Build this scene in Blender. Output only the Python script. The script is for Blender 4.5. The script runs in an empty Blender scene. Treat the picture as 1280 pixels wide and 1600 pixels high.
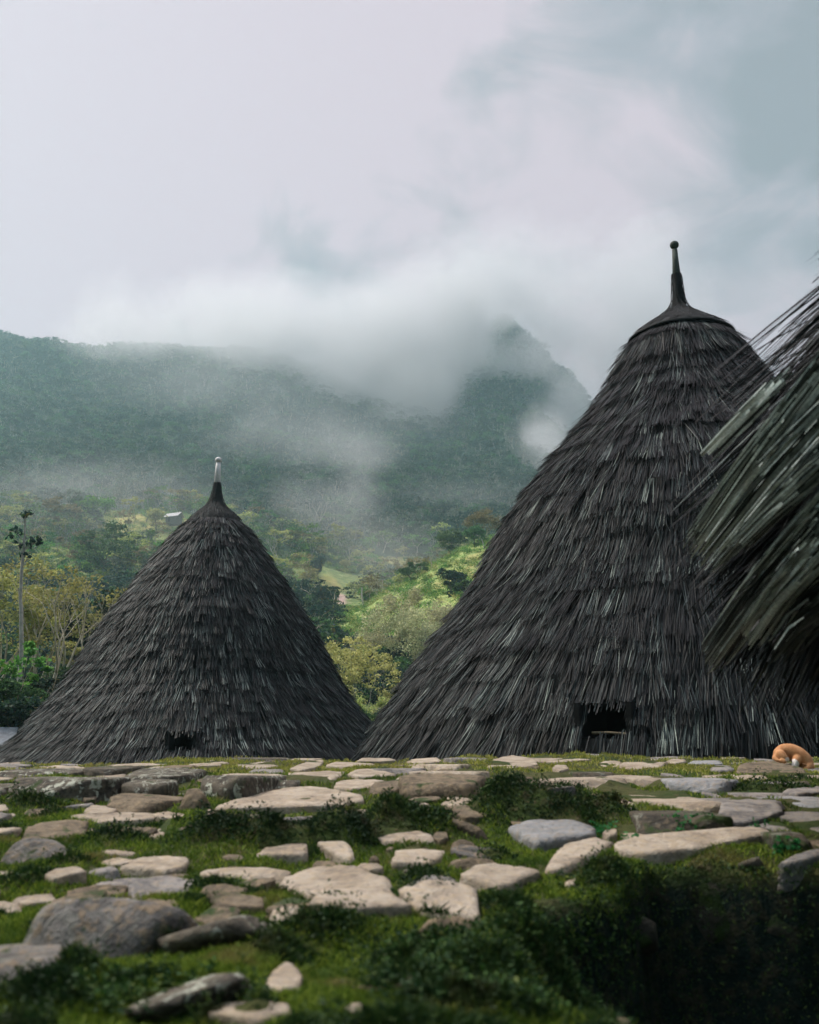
import bpy, bmesh, math, random
import numpy as np
from mathutils import Vector, Matrix, noise as mnoise

R = math.radians
sc = bpy.context.scene
COL = sc.collection
rng = np.random.default_rng(7)
random.seed(7)

# ------------------------------------------------------------------ camera
EZ = 0.6                      # eye height above the ground at the photographer's feet
FPX = 1500.0                  # focal length in pixels of the 1280x1600 photograph
PITCH = R(13.7)
CT, ST = math.cos(PITCH), math.sin(PITCH)
cam = bpy.data.cameras.new('camera')
cam.sensor_fit = 'VERTICAL'; cam.sensor_height = 36.0
cam.lens = FPX / 1600 * 36
cam.clip_start = 0.1; cam.clip_end = 6000
cam.dof.use_dof = True
cam.dof.focus_distance = 26.0
cam.dof.aperture_fstop = (cam.lens / 1000) / 0.012
cob = bpy.data.objects.new('camera', cam); COL.objects.link(cob)
cob.location = (0, 0, EZ); cob.rotation_euler = (math.pi / 2 + PITCH, 0, 0)
sc.camera = cob

# ------------------------------------------------------------------ render settings
sc.view_settings.view_transform = 'Standard'
sc.view_settings.look = 'None'
sc.view_settings.gamma = 1.0
sc.view_settings.exposure = 1.6
try:
    sc.cycles.volume_bounces = 3
    sc.cycles.max_bounces = 8
    sc.cycles.diffuse_bounces = 2
    sc.cycles.glossy_bounces = 2
    sc.cycles.transparent_max_bounces = 8
    sc.cycles.use_denoising = True
    sc.cycles.use_adaptive_sampling = True; sc.cycles.adaptive_threshold = 0.02
    sc.cycles.volume_step_rate = 1.0
    sc.cycles.volume_max_steps = 96
    sc.cycles.sample_clamp_indirect = 4.0
except Exception as e:
    print(e)

# ------------------------------------------------------------------ node helpers
class NT:
    def __init__(s, tree):
        s.t = tree; s.n = tree.nodes; s.l = tree.links
    def new(s, kind, **kw):
        n = s.n.new(kind)
        for k, v in kw.items(): setattr(n, k, v)
        return n
    def put(s, sock, v):
        if isinstance(v, bpy.types.NodeSocket): s.l.new(v, sock)
        else:
            if hasattr(sock.default_value, '__len__') and not hasattr(v, '__len__'):
                v = (v,) * len(sock.default_value)
            if hasattr(sock.default_value, '__len__') and len(sock.default_value) == 4 and len(v) == 3:
                v = (*v, 1)
            sock.default_value = v
    def math(s, op, a, b=0.0, c=0.0, clamp=False):
        n = s.new('ShaderNodeMath', operation=op, use_clamp=clamp)
        s.put(n.inputs[0], a); s.put(n.inputs[1], b); s.put(n.inputs[2], c)
        return n.outputs[0]
    def vmath(s, op, a, b=(0, 0, 0)):
        n = s.new('ShaderNodeVectorMath', operation=op)
        s.put(n.inputs[0], a); s.put(n.inputs[1], b)
        return n.outputs['Value'] if op in ('LENGTH', 'DOT_PRODUCT') else n.outputs[0]
    def mix(s, f, a, b, blend='MIX'):
        n = s.new('ShaderNodeMix', data_type='RGBA', blend_type=blend)
        s.put(n.inputs[0], f); s.put(n.inputs[6], a); s.put(n.inputs[7], b)
        return n.outputs[2]
    def noise(s, vec, scale, detail=4, rough=.55, dist=0.0):
        n = s.new('ShaderNodeTexNoise')
        if vec is not None: s.l.new(vec, n.inputs['Vector'])
        n.inputs['Scale'].default_value = scale; n.inputs['Detail'].default_value = detail
        n.inputs['Roughness'].default_value = rough; n.inputs['Distortion'].default_value = dist
        return n.outputs[0]
    def step(s, v, a, b, lo=0.0, hi=1.0):
        n = s.new('ShaderNodeMapRange', interpolation_type='SMOOTHSTEP')
        s.put(n.inputs[0], v); s.put(n.inputs[1], a); s.put(n.inputs[2], b); s.put(n.inputs[3], lo); s.put(n.inputs[4], hi)
        return n.outputs[0]
    def ramp(s, v, stops):
        n = s.new('ShaderNodeValToRGB')
        e = n.color_ramp.elements
        while len(e) < len(stops): e.new(0.5)
        for q, (p, c) in zip(e, stops): q.position = p; q.color = (*c, 1)
        s.put(n.inputs[0], v)
        return n.outputs[0]

def material(name):
    m = bpy.data.materials.new(name); m.use_nodes = True
    t = NT(m.node_tree); t.n.clear()
    out = t.new('ShaderNodeOutputMaterial')
    return m, t, out

def principled(t, out, color, rough=.8, bump=None, bump_d=.01, bump_s=.6, spec=.3):
    b = t.new('ShaderNodeBsdfPrincipled')
    t.put(b.inputs['Base Color'], color); t.put(b.inputs['Roughness'], rough)
    t.put(b.inputs['Specular IOR Level'], spec)
    if bump is not None:
        n = t.new('ShaderNodeBump'); n.inputs['Strength'].default_value = bump_s; n.inputs['Distance'].default_value = bump_d
        t.put(n.inputs['Height'], bump); t.l.new(n.outputs[0], b.inputs['Normal'])
    t.l.new(b.outputs[0], out.inputs['Surface'])
    return b

# ------------------------------------------------------------------ sky
SUN_EL, SUN_AZ = R(52), R(-68)            # azimuth from +Y (the view direction), negative = to the left
w = bpy.data.worlds.new('World'); sc.world = w; w.use_nodes = True
t = NT(w.node_tree); t.n.clear()
wo = t.new('ShaderNodeOutputWorld'); bg = t.new('ShaderNodeBackground')
sky = t.new('ShaderNodeTexSky', sky_type='NISHITA', sun_disc=False)
sky.sun_elevation = SUN_EL; sky.sun_rotation = SUN_AZ
tc = t.new('ShaderNodeTexCoord'); dirv = tc.outputs['Generated']
sep = t.new('ShaderNodeSeparateXYZ'); t.l.new(dirv, sep.inputs[0])
# overcast: cloud sheets, brightest towards the zenith, the unseen part behind the viewer dimmed to darken facing sides
mp = t.new('ShaderNodeMapping'); t.l.new(dirv, mp.inputs[0]); mp.inputs['Scale'].default_value = (1, 1, 1.5); mp.inputs['Location'].default_value = (0.35, .2, .1)
n1 = t.noise(mp.outputs[0], 2.4, 5, .55, .5)
n2 = t.noise(mp.outputs[0], 6.5, 6, .6, .9)
nn = t.math('ADD', t.math('MULTIPLY', n1, .54), t.math('MULTIPLY', n2, .46))
def lobe(d, width):
    v = Vector(d).normalized()
    return t.step(t.vmath('DOT_PRODUCT', dirv, tuple(v)), math.cos(width), 1.0)
def pxdir(px, py):
    X, Y = (px - 640) / FPX, (800 - py) / FPX
    return (X, CT - Y * ST, ST + Y * CT)
nn = t.math('ADD', nn, t.math('MULTIPLY', lobe(pxdir(950, 230), .14), .07))
nn = t.math('ADD', nn, t.math('MULTIPLY', lobe(pxdir(250, 40), .42), .10))
nn = t.math('ADD', nn, t.math('MULTIPLY', lobe(pxdir(1300, 0), .34), -.15))
nn = t.math('ADD', nn, t.math('MULTIPLY', lobe(pxdir(520, 420), .25), -.03))
ccol = t.ramp(nn, [(.33, (.094, .095, .102)), (.41, (.126, .119, .131)), (.47, (.163, .143, .155)), (.55, (.220, .177, .195))])
el = t.step(sep.outputs[2], .66, 1.0, 1.0, 6.8)
back = t.step(sep.outputs[1], -.55, .35, .36, 1.0)
low = t.step(sep.outputs[2], -.25, .02, .15, 1.0)
gain = t.math('MULTIPLY', t.math('MULTIPLY', el, back), low)
tint = t.mix(t.step(sep.outputs[1], -.5, .3), (.62, 1.0, 1.06), (1, 1, 1))   # teal added to the unseen sky behind the viewer to colour the shadows
vm = t.new('ShaderNodeVectorMath', operation='SCALE'); t.l.new(t.mix(1.0, ccol, tint, 'MULTIPLY'), vm.inputs[0]); t.l.new(gain, vm.inputs['Scale'])
# cloud radiance is given for strength 0.1 like the clear sky behind it
vs = t.new('ShaderNodeVectorMath', operation='SCALE'); t.l.new(vm.outputs[0], vs.inputs[0]); vs.inputs['Scale'].default_value = 10.0
col = t.mix(.96, sky.outputs[0], vs.outputs[0])
t.l.new(col, bg.inputs['Color']); bg.inputs['Strength'].default_value = 0.1
t.l.new(bg.outputs[0], wo.inputs['Surface'])

sl = bpy.data.lights.new('sun', 'SUN'); sl.energy = 1.5; sl.angle = R(14); sl.color = (1.0, .93, .84)
so = bpy.data.objects.new('sun', sl); COL.objects.link(so)
sd = Vector((math.sin(SUN_AZ) * math.cos(SUN_EL), math.cos(SUN_AZ) * math.cos(SUN_EL), math.sin(SUN_EL)))
so.rotation_euler = sd.to_track_quat('Z', 'Y').to_euler(); so.location = sd * 60

# ------------------------------------------------------------------ geometry helpers
def ratio(py):                # height over forward distance of a photo row
    Y = (800 - py) / FPX
    return (ST + Y * CT) / (CT - Y * ST)
def P(px, py, d):             # the world point seen at a photo pixel at forward distance d
    X, Y = (px - 640) / FPX, (800 - py) / FPX
    s = d / (CT - Y * ST)
    return Vector((s * X, d, EZ + s * (ST + Y * CT)))
def scale_at(py, d):          # metres per photo pixel
    return d / (CT - (800 - py) / FPX * ST) / FPX

class MB:
    """collects vertices and faces (numpy) with a material slot per batch"""
    def __init__(s): s.v = []; s.f = []; s.n = 0; s.mi = []; s.sm = []; s.tn = []
    def add(s, v, f, mi=0, smooth=False, tone=None):
        v = np.asarray(v, float).reshape(-1, 3); f = np.asarray(f, int)
        if len(v) == 0 or len(f) == 0: return
        s.v.append(v); s.f.append((f + s.n)); s.n += len(v)
        s.tn.append(np.zeros(len(v)) if tone is None else np.asarray(tone, float))
        s.mi.append(np.full(len(f), mi)); s.sm.append(np.full(len(f), smooth))
    def build(s, name, mats, parent=None, loc=None):
        me = bpy.data.meshes.new(name)
        v = np.concatenate(s.v)
        if loc is not None: v = v - np.asarray(loc)
        fl = [a.ravel() for a in s.f]; sz = np.concatenate([np.full(len(a), a.shape[1]) for a in s.f])
        li = np.concatenate(fl)
        me.vertices.add(len(v)); me.vertices.foreach_set('co', v.ravel())
        me.loops.add(len(li)); me.loops.foreach_set('vertex_index', li)
        st = np.concatenate([[0], np.cumsum(sz)[:-1]])
        me.polygons.add(len(sz)); me.polygons.foreach_set('loop_start', st); me.polygons.foreach_set('loop_total', sz)
        me.polygons.foreach_set('material_index', np.concatenate(s.mi)); me.polygons.foreach_set('use_smooth', np.concatenate(s.sm))
        tn = np.concatenate(s.tn)
        if tn.any(): me.attributes.new('tone', 'FLOAT', 'POINT').data.foreach_set('value', tn.astype(np.float32))
        me.update(calc_edges=True); me.validate()
        for m in (mats if isinstance(mats, (list, tuple)) else [mats]): me.materials.append(m)
        o = bpy.data.objects.new(name, me); COL.objects.link(o)
        if parent is not None: o.parent = parent
        elif loc is not None: o.location = tuple(loc)
        return o

def tag(o, label=None, cat=None, group=None, kind=None):
    if label: o['label'] = label
    if cat: o['category'] = cat
    if group: o['group'] = group
    if kind: o['kind'] = kind
    return o
def thing(name, loc, label, cat, group=None):
    o = bpy.data.objects.new(name, None); COL.objects.link(o); o.location = loc
    o.empty_display_size = .2
    return tag(o, label, cat, group)

def tube(pts, rad, sides=6, cap=True):
    """a tapered tube along points -> (verts, quads)"""
    pts = [Vector(p) for p in pts]; V = []; F = []
    up = Vector((.13, .21, 1)).normalized()
    for i, p in enumerate(pts):
        d = (pts[min(i + 1, len(pts) - 1)] - pts[max(i - 1, 0)]).normalized()
        a = d.cross(up)
        if a.length < 1e-3: a = d.cross(Vector((1, 0, 0)))
        a.normalize(); b = d.cross(a)
        for k in range(sides):
            q = 2 * math.pi * k / sides
            V.append(p + (a * math.cos(q) + b * math.sin(q)) * rad[i])
    for i in range(len(pts) - 1):
        for k in range(sides):
            k2 = (k + 1) % sides
            F.append((i * sides + k, i * sides + k2, (i + 1) * sides + k2, (i + 1) * sides + k))
    return np.array([tuple(v) for v in V]), np.array(F)

def lathe(prof, sides=32, c=(0, 0, 0)):
    prof = np.array(prof, float); n = len(prof)
    a = np.linspace(0, 2 * np.pi, sides, endpoint=False)
    V = np.stack([c[0] + prof[:, 0][:, None] * np.cos(a), c[1] + prof[:, 0][:, None] * np.sin(a), np.repeat((c[2] + prof[:, 1])[:, None], sides, 1)], -1).reshape(-1, 3)
    i, k = np.meshgrid(np.arange(n - 1), np.arange(sides), indexing='ij'); k2 = (k + 1) % sides
    F = np.stack([i * sides + k, i * sides + k2, (i + 1) * sides + k2, (i + 1) * sides + k], -1).reshape(-1, 4)
    return V, F

def box(x0, x1, y0, y1, z0, z1):
    v = [(x, y, z) for z in (z0, z1) for y in (y0, y1) for x in (x0, x1)]
    f = [(0, 2, 3, 1), (4, 5, 7, 6), (0, 1, 5, 4), (2, 6, 7, 3), (0, 4, 6, 2), (1, 3, 7, 5)]
    return np.array(v, float), np.array(f)

def unit(v): return v / np.maximum(np.linalg.norm(v, axis=-1, keepdims=True), 1e-9)
def leaf_quads(c, size, g, flat=.5, aspect=.6):
    """leaf-sized rhombic faces at centres c, normals random and biased upwards by flat"""
    n = len(c)
    nr = unit(g.normal(size=(n, 3)) + np.array([0, 0, flat * 2]))
    a = unit(np.cross(nr, g.normal(size=(n, 3)))); b = np.cross(nr, a)
    s = (np.asarray(size) * (.6 + .8 * g.random(n)))[:, None]
    V = np.stack([c + a * s, c + b * s * aspect, c - a * s, c - b * s * aspect], 1).reshape(-1, 3)
    return V, np.arange(4 * n).reshape(n, 4)

_lat = rng.random((64, 64, 64))
def vnoise(x, y, z=0.0):
    """value noise, vectorised"""
    x, y, z = np.broadcast_arrays(np.asarray(x, float), np.asarray(y, float), np.asarray(z, float))
    xi, yi, zi = np.floor(x).astype(int), np.floor(y).astype(int), np.floor(z).astype(int)
    fx, fy, fz = x - xi, y - yi, z - zi
    fx, fy, fz = [f * f * (3 - 2 * f) for f in (fx, fy, fz)]
    def L(a, b, c): return _lat[a % 64, b % 64, c % 64]
    r = 0
    for dx in (0, 1):
        for dy in (0, 1):
            for dz in (0, 1):
                r = r + L(xi + dx, yi + dy, zi + dz) * (fx if dx else 1 - fx) * (fy if dy else 1 - fy) * (fz if dz else 1 - fz)
    return r * 2 - 1
def fbm(x, y, z=0.0, o=4):
    r = 0; a = 1.0; s = 0
    for k in range(o):
        r = r + a * vnoise(np.asarray(x) * 2 ** k + 17.3 * k, np.asarray(y) * 2 ** k + 5.1 * k, np.asarray(z) * 2 ** k); s += a; a *= .5
    return r / s
def sstep(v, a, b):
    q = np.clip((np.asarray(v, float) - a) / (b - a), 0, 1); return q * q * (3 - 2 * q)

# ------------------------------------------------------------------ materials
def mat_thatch(name, ramp, rough=.5, spec=.10, scale=1.0, tint=(.72, .89, .91), worn=.25, mott=.6):
    m, t, out = material(name)
    g = t.new('ShaderNodeNewGeometry')
    pos = t.new('ShaderNodeTexCoord').outputs['Object']
    at = t.new('ShaderNodeAttribute', attribute_name='tone')
    c = t.ramp(at.outputs['Fac'], ramp)
    big = t.noise(pos, .9 * scale, 4, .6)
    c = t.mix(t.step(big, .38, .60, mott, 0.0), c, (.004, .006, .0065))
    patch = t.noise(pos, .55 * scale, 3, .6)
    c = t.mix(t.step(patch, .52, .68, 0, worn), c, t.mix(.5, c, (.060, .046, .030)))   # browner, more worn patches
    fib = t.noise(pos, 60, 2, .5)
    c = t.mix(t.step(fib, .35, .65, .35, 0.0), c, (.004, .005, .005))
    c = t.mix(1.0, c, tint, 'MULTIPLY')
    principled(t, out, c, rough, spec=spec)
    return m
M_THATCH = mat_thatch('dark thatch', [(.0, (.0012, .0030, .0036)), (.46, (.0025, .0052, .006)), (.66, (.0075, .012, .013)), (.76, (.050, .060, .060)), (.88, (.17, .17, .155)), (1.0, (.48, .45, .38))])
M_THATCH_L = mat_thatch('weathered thatch', [(.0, (.0015, .0034, .004)), (.44, (.004, .007, .0078)), (.68, (.012, .016, .017)), (.78, (.080, .088, .084)), (1.0, (.40, .38, .33))])
M_THATCH_N = mat_thatch('old grey green thatch', [(.0, (.003, .006, .006)), (.40, (.008, .011, .011)), (.58, (.026, .030, .028)), (.72, (.115, .125, .112)), (.86, (.36, .38, .345)), (1.0, (.74, .76, .72))], scale=2.2, tint=(.92, 1.0, 1.0), worn=.15, mott=.25)

def mat_plain(name, col, rough=.9, nscale=20, var=.4, bump=.01, col2=None, spec=.25):
    m, t, out = material(name)
    pos = t.new('ShaderNodeTexCoord').outputs['Object']
    n = t.noise(pos, nscale, 5, .6)
    c2 = col2 or tuple(x * (1 - var) for x in col)
    c = t.mix(t.step(n, .35, .65), c2, col)
    principled(t, out, c, rough, bump=n, bump_d=bump, spec=spec)
    return m
M_CORE = mat_plain('thatch underlayer', (.006, .008, .008), .95)
M_DARKWOOD = mat_plain('smoked dark wood', (.010, .011, .010), .8)
M_CAP = mat_plain('black palm fibre', (.011, .015, .015), .75, 45, .7, .02)
M_POLEWHITE = mat_plain('whitewashed wood', (.86, .80, .78), .7, 30, .25)
M_POLEGREY = mat_plain('weathered green grey wood', (.085, .10, .085), .8, 30, .5)
M_BAMBOO = mat_plain('pale bamboo', (.22, .17, .10), .7, 30)
M_TIN = mat_plain('weathered tin', (.44, .42, .44), .6, 6, .35)
M_WALLWOOD = mat_plain('grey boards', (.12, .11, .10), .9, 8)

def mat_stone(name, base, dark, warm, lichen=0.0, moss=0.0):
    m, t, out = material(name)
    pos = t.new('ShaderNodeTexCoord').outputs['Object']
    rnd = t.new('ShaderNodeObjectInfo').outputs['Random']
    off = t.new('ShaderNodeVectorMath', operation='ADD'); t.l.new(pos, off.inputs[0])
    cb = t.new('ShaderNodeCombineXYZ'); t.put(cb.inputs[0], t.math('MULTIPLY', rnd, 37.0)); t.put(cb.inputs[1], t.math('MULTIPLY', rnd, 91.0))
    t.l.new(cb.outputs[0], off.inputs[1]); p = off.outputs[0]
    a = t.noise(p, 5, 6, .62, .4); b = t.noise(p, 26, 5, .65); g = t.noise(p, 140, 2, .6)
    c = t.mix(t.step(a, .38, .62), dark, base)
    c = t.mix(t.step(b, .48, .62, 0, .75), c, warm)
    c = t.mix(t.step(b, .32, .46, .7, 0), c, tuple(x * .45 for x in dark))
    c = t.mix(t.math('MULTIPLY', t.step(g, .35, .65), .25), c, tuple(x * .5 for x in base))
    c = t.mix(t.math('MULTIPLY', rnd, .22), c, (.10, .085, .065))
    if lichen:
        l = t.noise(p, 17, 5, .6, .8); l2 = t.noise(p, 4.5, 2, .5)
        f = t.math('MULTIPLY', t.step(l, .53, .60), t.step(l2, .38, .54))
        c = t.mix(t.math('MULTIPLY', f, lichen), c, (.40, .41, .33))
    if moss:
        l = t.noise(p, 7, 5, .6, .5)
        c = t.mix(t.step(l, .62 - .25 * moss, .72 - .25 * moss), c, (.030, .050, .012))
    h = t.math('ADD', t.math('MULTIPLY', a, .9), t.math('ADD', t.math('MULTIPLY', b, .45), t.math('MULTIPLY', g, .10)))
    principled(t, out, c, .88, bump=h, bump_d=.05, bump_s=1.0, spec=.2)
    return m
M_STONE = {
    'pale': mat_stone('pale dry stone', (.48, .405, .32), (.27, .215, .16), (.44, .34, .22)),
    'grey': mat_stone('grey stone', (.31, .285, .265), (.125, .12, .12), (.34, .28, .21)),
    'slate': mat_stone('dark grey weathered stone', (.20, .185, .17), (.065, .062, .058), (.25, .18, .11), lichen=.15, moss=.1),
    'blue': mat_stone('blue grey stone', (.33, .335, .34), (.22, .225, .23), (.33, .28, .22)),
    'brown': mat_stone('brown stone', (.20, .155, .105), (.085, .066, .045), (.27, .20, .12), moss=.25),
    'dark': mat_stone('dark stone', (.10, .085, .062), (.035, .032, .026), (.13, .10, .065), lichen=.35, moss=.3),
    'lichen': mat_stone('lichen spotted stone', (.115, .097, .072), (.042, .038, .031), (.16, .13, .09), lichen=.95, moss=.15),
    'shade_tone': mat_stone('stone with painted shade', (.045, .040, .028), (.014, .015, .012), (.05, .045, .03), moss=.5),  # darkened stone colours, the shade of the drop painted in
}

def mat_blades(name, ramp, tint, tint2, scale=1.3, rough=.7):
    m, t, out = material(name)
    g = t.new('ShaderNodeNewGeometry'); pos = g.outputs['Position']
    c = t.ramp(g.outputs['Random Per Island'], ramp)
    n = t.noise(pos, scale, 5, .6)
    c = t.mix(t.step(n, .50, .64, 0, .75), c, tint)
    n2 = t.noise(pos, scale * 2.7, 4, .6)
    c = t.mix(t.step(n2, .54, .68, 0, .7), c, tint2)
    b = t.new('ShaderNodeBsdfPrincipled'); t.put(b.inputs['Base Color'], c); t.put(b.inputs['Roughness'], rough); t.put(b.inputs['Specular IOR Level'], .2)
    tr = t.new('ShaderNodeBsdfTranslucent'); t.put(tr.inputs['Color'], c)
    mx = t.new('ShaderNodeMixShader'); mx.inputs[0].default_value = .3
    t.l.new(b.outputs[0], mx.inputs[1]); t.l.new(tr.outputs[0], mx.inputs[2]); t.l.new(mx.outputs[0], out.inputs['Surface'])
    return m
M_GRASS = mat_blades('mossy grass', [(0, (.040, .086, .010)), (.6, (.135, .212, .022)), (1, (.30, .36, .05))], (.032, .078, .014), (.25, .20, .075))
M_GRASSEDGE = mat_blades('dry yellow grass', [(0, (.18, .21, .03)), (.6, (.36, .37, .07)), (1, (.52, .47, .16))], (.18, .21, .03), (.32, .25, .10))
M_MOSSDARK = mat_blades('deep green moss', [(0, (.008, .028, .008)), (.6, (.022, .056, .012)), (1, (.075, .115, .022))], (.008, .026, .010), (.050, .043, .016))
M_WEED = mat_blades('leafy weed', [(0, (.012, .042, .012)), (.6, (.03, .08, .015)), (.93, (.07, .13, .025)), (1, (.16, .19, .05))], (.012, .040, .014), (.05, .06, .014), 5)
M_SEED = mat_blades('fresh green leaves', [(0, (.015, .10, .03)), (1, (.04, .20, .05))], (.02, .12, .03), (.03, .14, .03), 5)

def mat_soil():
    m, t, out = material('earth under the grass')
    pos = t.new('ShaderNodeNewGeometry').outputs['Position']
    a = t.noise(pos, 1.7, 5, .6); b = t.noise(pos, 14, 5, .65); c3 = t.noise(pos, 60, 3, .6)
    c = t.mix(t.step(a, .4, .6), (.030, .048, .010), (.060, .062, .020))
    c = t.mix(t.step(b, .54, .66, 0, .8), c, (.075, .060, .032))
    c = t.mix(t.step(b, .34, .44, .7, 0), c, (.010, .016, .006))
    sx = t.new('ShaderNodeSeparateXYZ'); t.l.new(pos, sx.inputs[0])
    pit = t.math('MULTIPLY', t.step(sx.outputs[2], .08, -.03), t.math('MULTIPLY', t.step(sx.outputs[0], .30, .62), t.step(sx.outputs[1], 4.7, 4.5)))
    c = t.mix(pit, c, t.mix(t.step(b, .45, .62), (.006, .014, .011), (.026, .026, .015)))   # shade of the drop painted into the earth colour
    principled(t, out, c, .95, bump=t.math('ADD', b, t.math('MULTIPLY', c3, .5)), bump_d=.03, bump_s=1.0, spec=.15)
    return m
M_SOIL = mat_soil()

def mat_foliage(name, stops, rough=.65, trans=.4):
    m, t, out = material(name)
    g = t.new('ShaderNodeNewGeometry'); oi = t.new('ShaderNodeObjectInfo')
    c = t.ramp(g.outputs['Random Per Island'], stops)
    n = t.noise(t.new('ShaderNodeTexCoord').outputs['Object'], .8, 3, .6)
    c = t.mix(t.step(n, .4, .65, .45, 0), c, tuple(x * .5 for x in stops[0][1]))
    hv = t.new('ShaderNodeHueSaturation')
    t.put(hv.inputs['Hue'], t.math('ADD', t.math('MULTIPLY', oi.outputs['Random'], .05), .488)); t.put(hv.inputs['Value'], t.math('ADD', t.math('MULTIPLY', oi.outputs['Random'], .45), .82))
    hv.inputs['Saturation'].default_value = .95
    t.put(hv.inputs['Color'], c); c = hv.outputs[0]
    b = t.new('ShaderNodeBsdfPrincipled'); t.put(b.inputs['Base Color'], c); t.put(b.inputs['Roughness'], rough); t.put(b.inputs['Specular IOR Level'], .2)
    tr = t.new('ShaderNodeBsdfTranslucent'); t.put(tr.inputs['Color'], c)
    mx = t.new('ShaderNodeMixShader'); mx.inputs[0].default_value = trans
    t.l.new(b.outputs[0], mx.inputs[1]); t.l.new(tr.outputs[0], mx.inputs[2]); t.l.new(mx.outputs[0], out.inputs['Surface'])
    return m
M_LEAF = {
    'green': mat_foliage('mid green leaves', [(0, (.035, .095, .03)), (.6, (.085, .175, .05)), (1, (.15, .25, .08))]),
    'dark': mat_foliage('dark green leaves', [(0, (.008, .032, .022)), (.6, (.021, .064, .038)), (.94, (.07, .12, .04)), (1, (.22, .13, .04))]),
    'olive': mat_foliage('olive leaves', [(0, (.26, .28, .07)), (.6, (.46, .46, .13)), (1, (.58, .54, .20))]),
    'bright': mat_foliage('bright green leaves', [(0, (.06, .15, .02)), (.6, (.16, .30, .04)), (1, (.28, .40, .06))]),
    'yellow': mat_foliage('yellow green leaves', [(0, (.27, .26, .07)), (.6, (.54, .47, .16)), (1, (.68, .57, .26))]),
    'tan': mat_foliage('feathery tan leaves', [(0, (.30, .30, .15)), (.6, (.52, .48, .27)), (1, (.64, .56, .36))]),
    'rust': mat_foliage('rusty leaves', [(0, (.17, .15, .06)), (.6, (.27, .22, .10)), (1, (.34, .26, .13))]),
    'grey': mat_foliage('sparse grey green leaves', [(0, (.10, .125, .085)), (1, (.20, .22, .16))]),
}
M_BARK = mat_plain('pale bark', (.66, .58, .45), .9, 4, .45)
M_BARKD = mat_plain('grey brown bark', (.13, .105, .08), .9, 4, .4)
M_BARKW = mat_plain('bleached bark', (.52, .47, .42), .9, 4, .35)

def mat_hill():
    m, t, out = material('forested hillside')
    at = t.new('ShaderNodeVertexColor'); at.layer_name = 'zone'
    pos = t.new('ShaderNodeNewGeometry').outputs['Position']
    a = t.noise(pos, .05, 6, .65); b = t.noise(pos, .35, 5, .65)
    sp = t.new('ShaderNodeSeparateColor'); t.l.new(at.outputs[0], sp.inputs[0])
    forest = t.mix(t.step(b, .38, .62), (.016, .036, .026), (.045, .075, .042))
    grass = t.mix(t.step(b, .36, .64), (.20, .30, .09), (.42, .45, .16))
    grass = t.mix(t.step(a, .5, .66, 0, .7), grass, (.34, .29, .12))
    c = t.mix(sp.outputs[0], forest, grass)
    c = t.mix(sp.outputs[1], c, (.52, .36, .32))
    c = t.mix(sp.outputs[2], c, t.mix(t.step(b, .4, .6), (.40, .32, .12), (.27, .28, .08)))
    principled(t, out, c, .95, bump=t.math('ADD', b, a), bump_d=2.0, bump_s=.8, spec=.1)
    return m
M_HILL = mat_hill()

# ------------------------------------------------------------------ the near ground
_rows = np.array([1700, 1600, 1500, 1400, 1330, 1300, 1270, 1250, 1225, 1210, 1198, 1189], float)
_dist = np.array([1.9, 2.3, 2.95, 3.9, 4.75, 5.2, 5.95, 6.6, 7.6, 8.6, 10.0, 11.6], float)
_zz = np.array([d * ratio(y) for d, y in zip(_dist, _rows)])
PLAT = float(_zz[-1]); DROP = -.58 - PLAT          # behind the paved rim the yard of the huts lies lower
def g0(x, d):
    """ground height (relative to the eye) before the mossy banks are added; d is the distance forward"""
    x = np.asarray(x, float); d = np.asarray(d, float)
    z = np.interp(d, _dist, _zz)
    z = np.where(d > 11.6, PLAT + DROP * sstep(d, 11.7, 12.8), z)
    near = sstep(d, 9.8, 8.0)
    z = z + (near + .35) * .026 * fbm(x * 1.4, d * 1.4, 3.3) + sstep(d, 9, 10.5) * sstep(d, 12.2, 11.2) * (.09 * fbm(x * .55, 2.0, 7.0, 3) + .045 * fbm(x * 2.6, d * 1.0, 4.0, 2))
    z = z - .085 * sstep(-x / np.maximum(d, .1), .20, .33) * sstep(d, 8.5, 10.5) * sstep(d, 13, 12) + .008 * fbm(x * 4, d * 2, 9.1) * sstep(d, 12, 9)
    # the paved ledge ends in a drop below the lower right of the view
    wob = fbm(x * 2.2, d * 2.2, 8.8, 3)
    e = 3.70 + .62 * sstep(x, .75, 1.05) + .16 * wob
    z = z - .66 * sstep(x + .26 * wob, .28, 1.05) * sstep(d, e + .05, e - .06)
    return z
_ts = np.arange(1.4, 15, .004)
def cast(px, py):
    """forward distance where the ray of a photo pixel meets the ground"""
    X, Y = (px - 640) / FPX, (800 - py) / FPX
    x = X * _ts / (CT - Y * ST); z = _ts * ratio(py)
    hit = np.nonzero(z < g0(x, _ts))[0]
    return float(_ts[hit[0]]) if len(hit) else 12.0
def ground_point(px, py):
    return P(px, py, cast(px, py))

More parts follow.
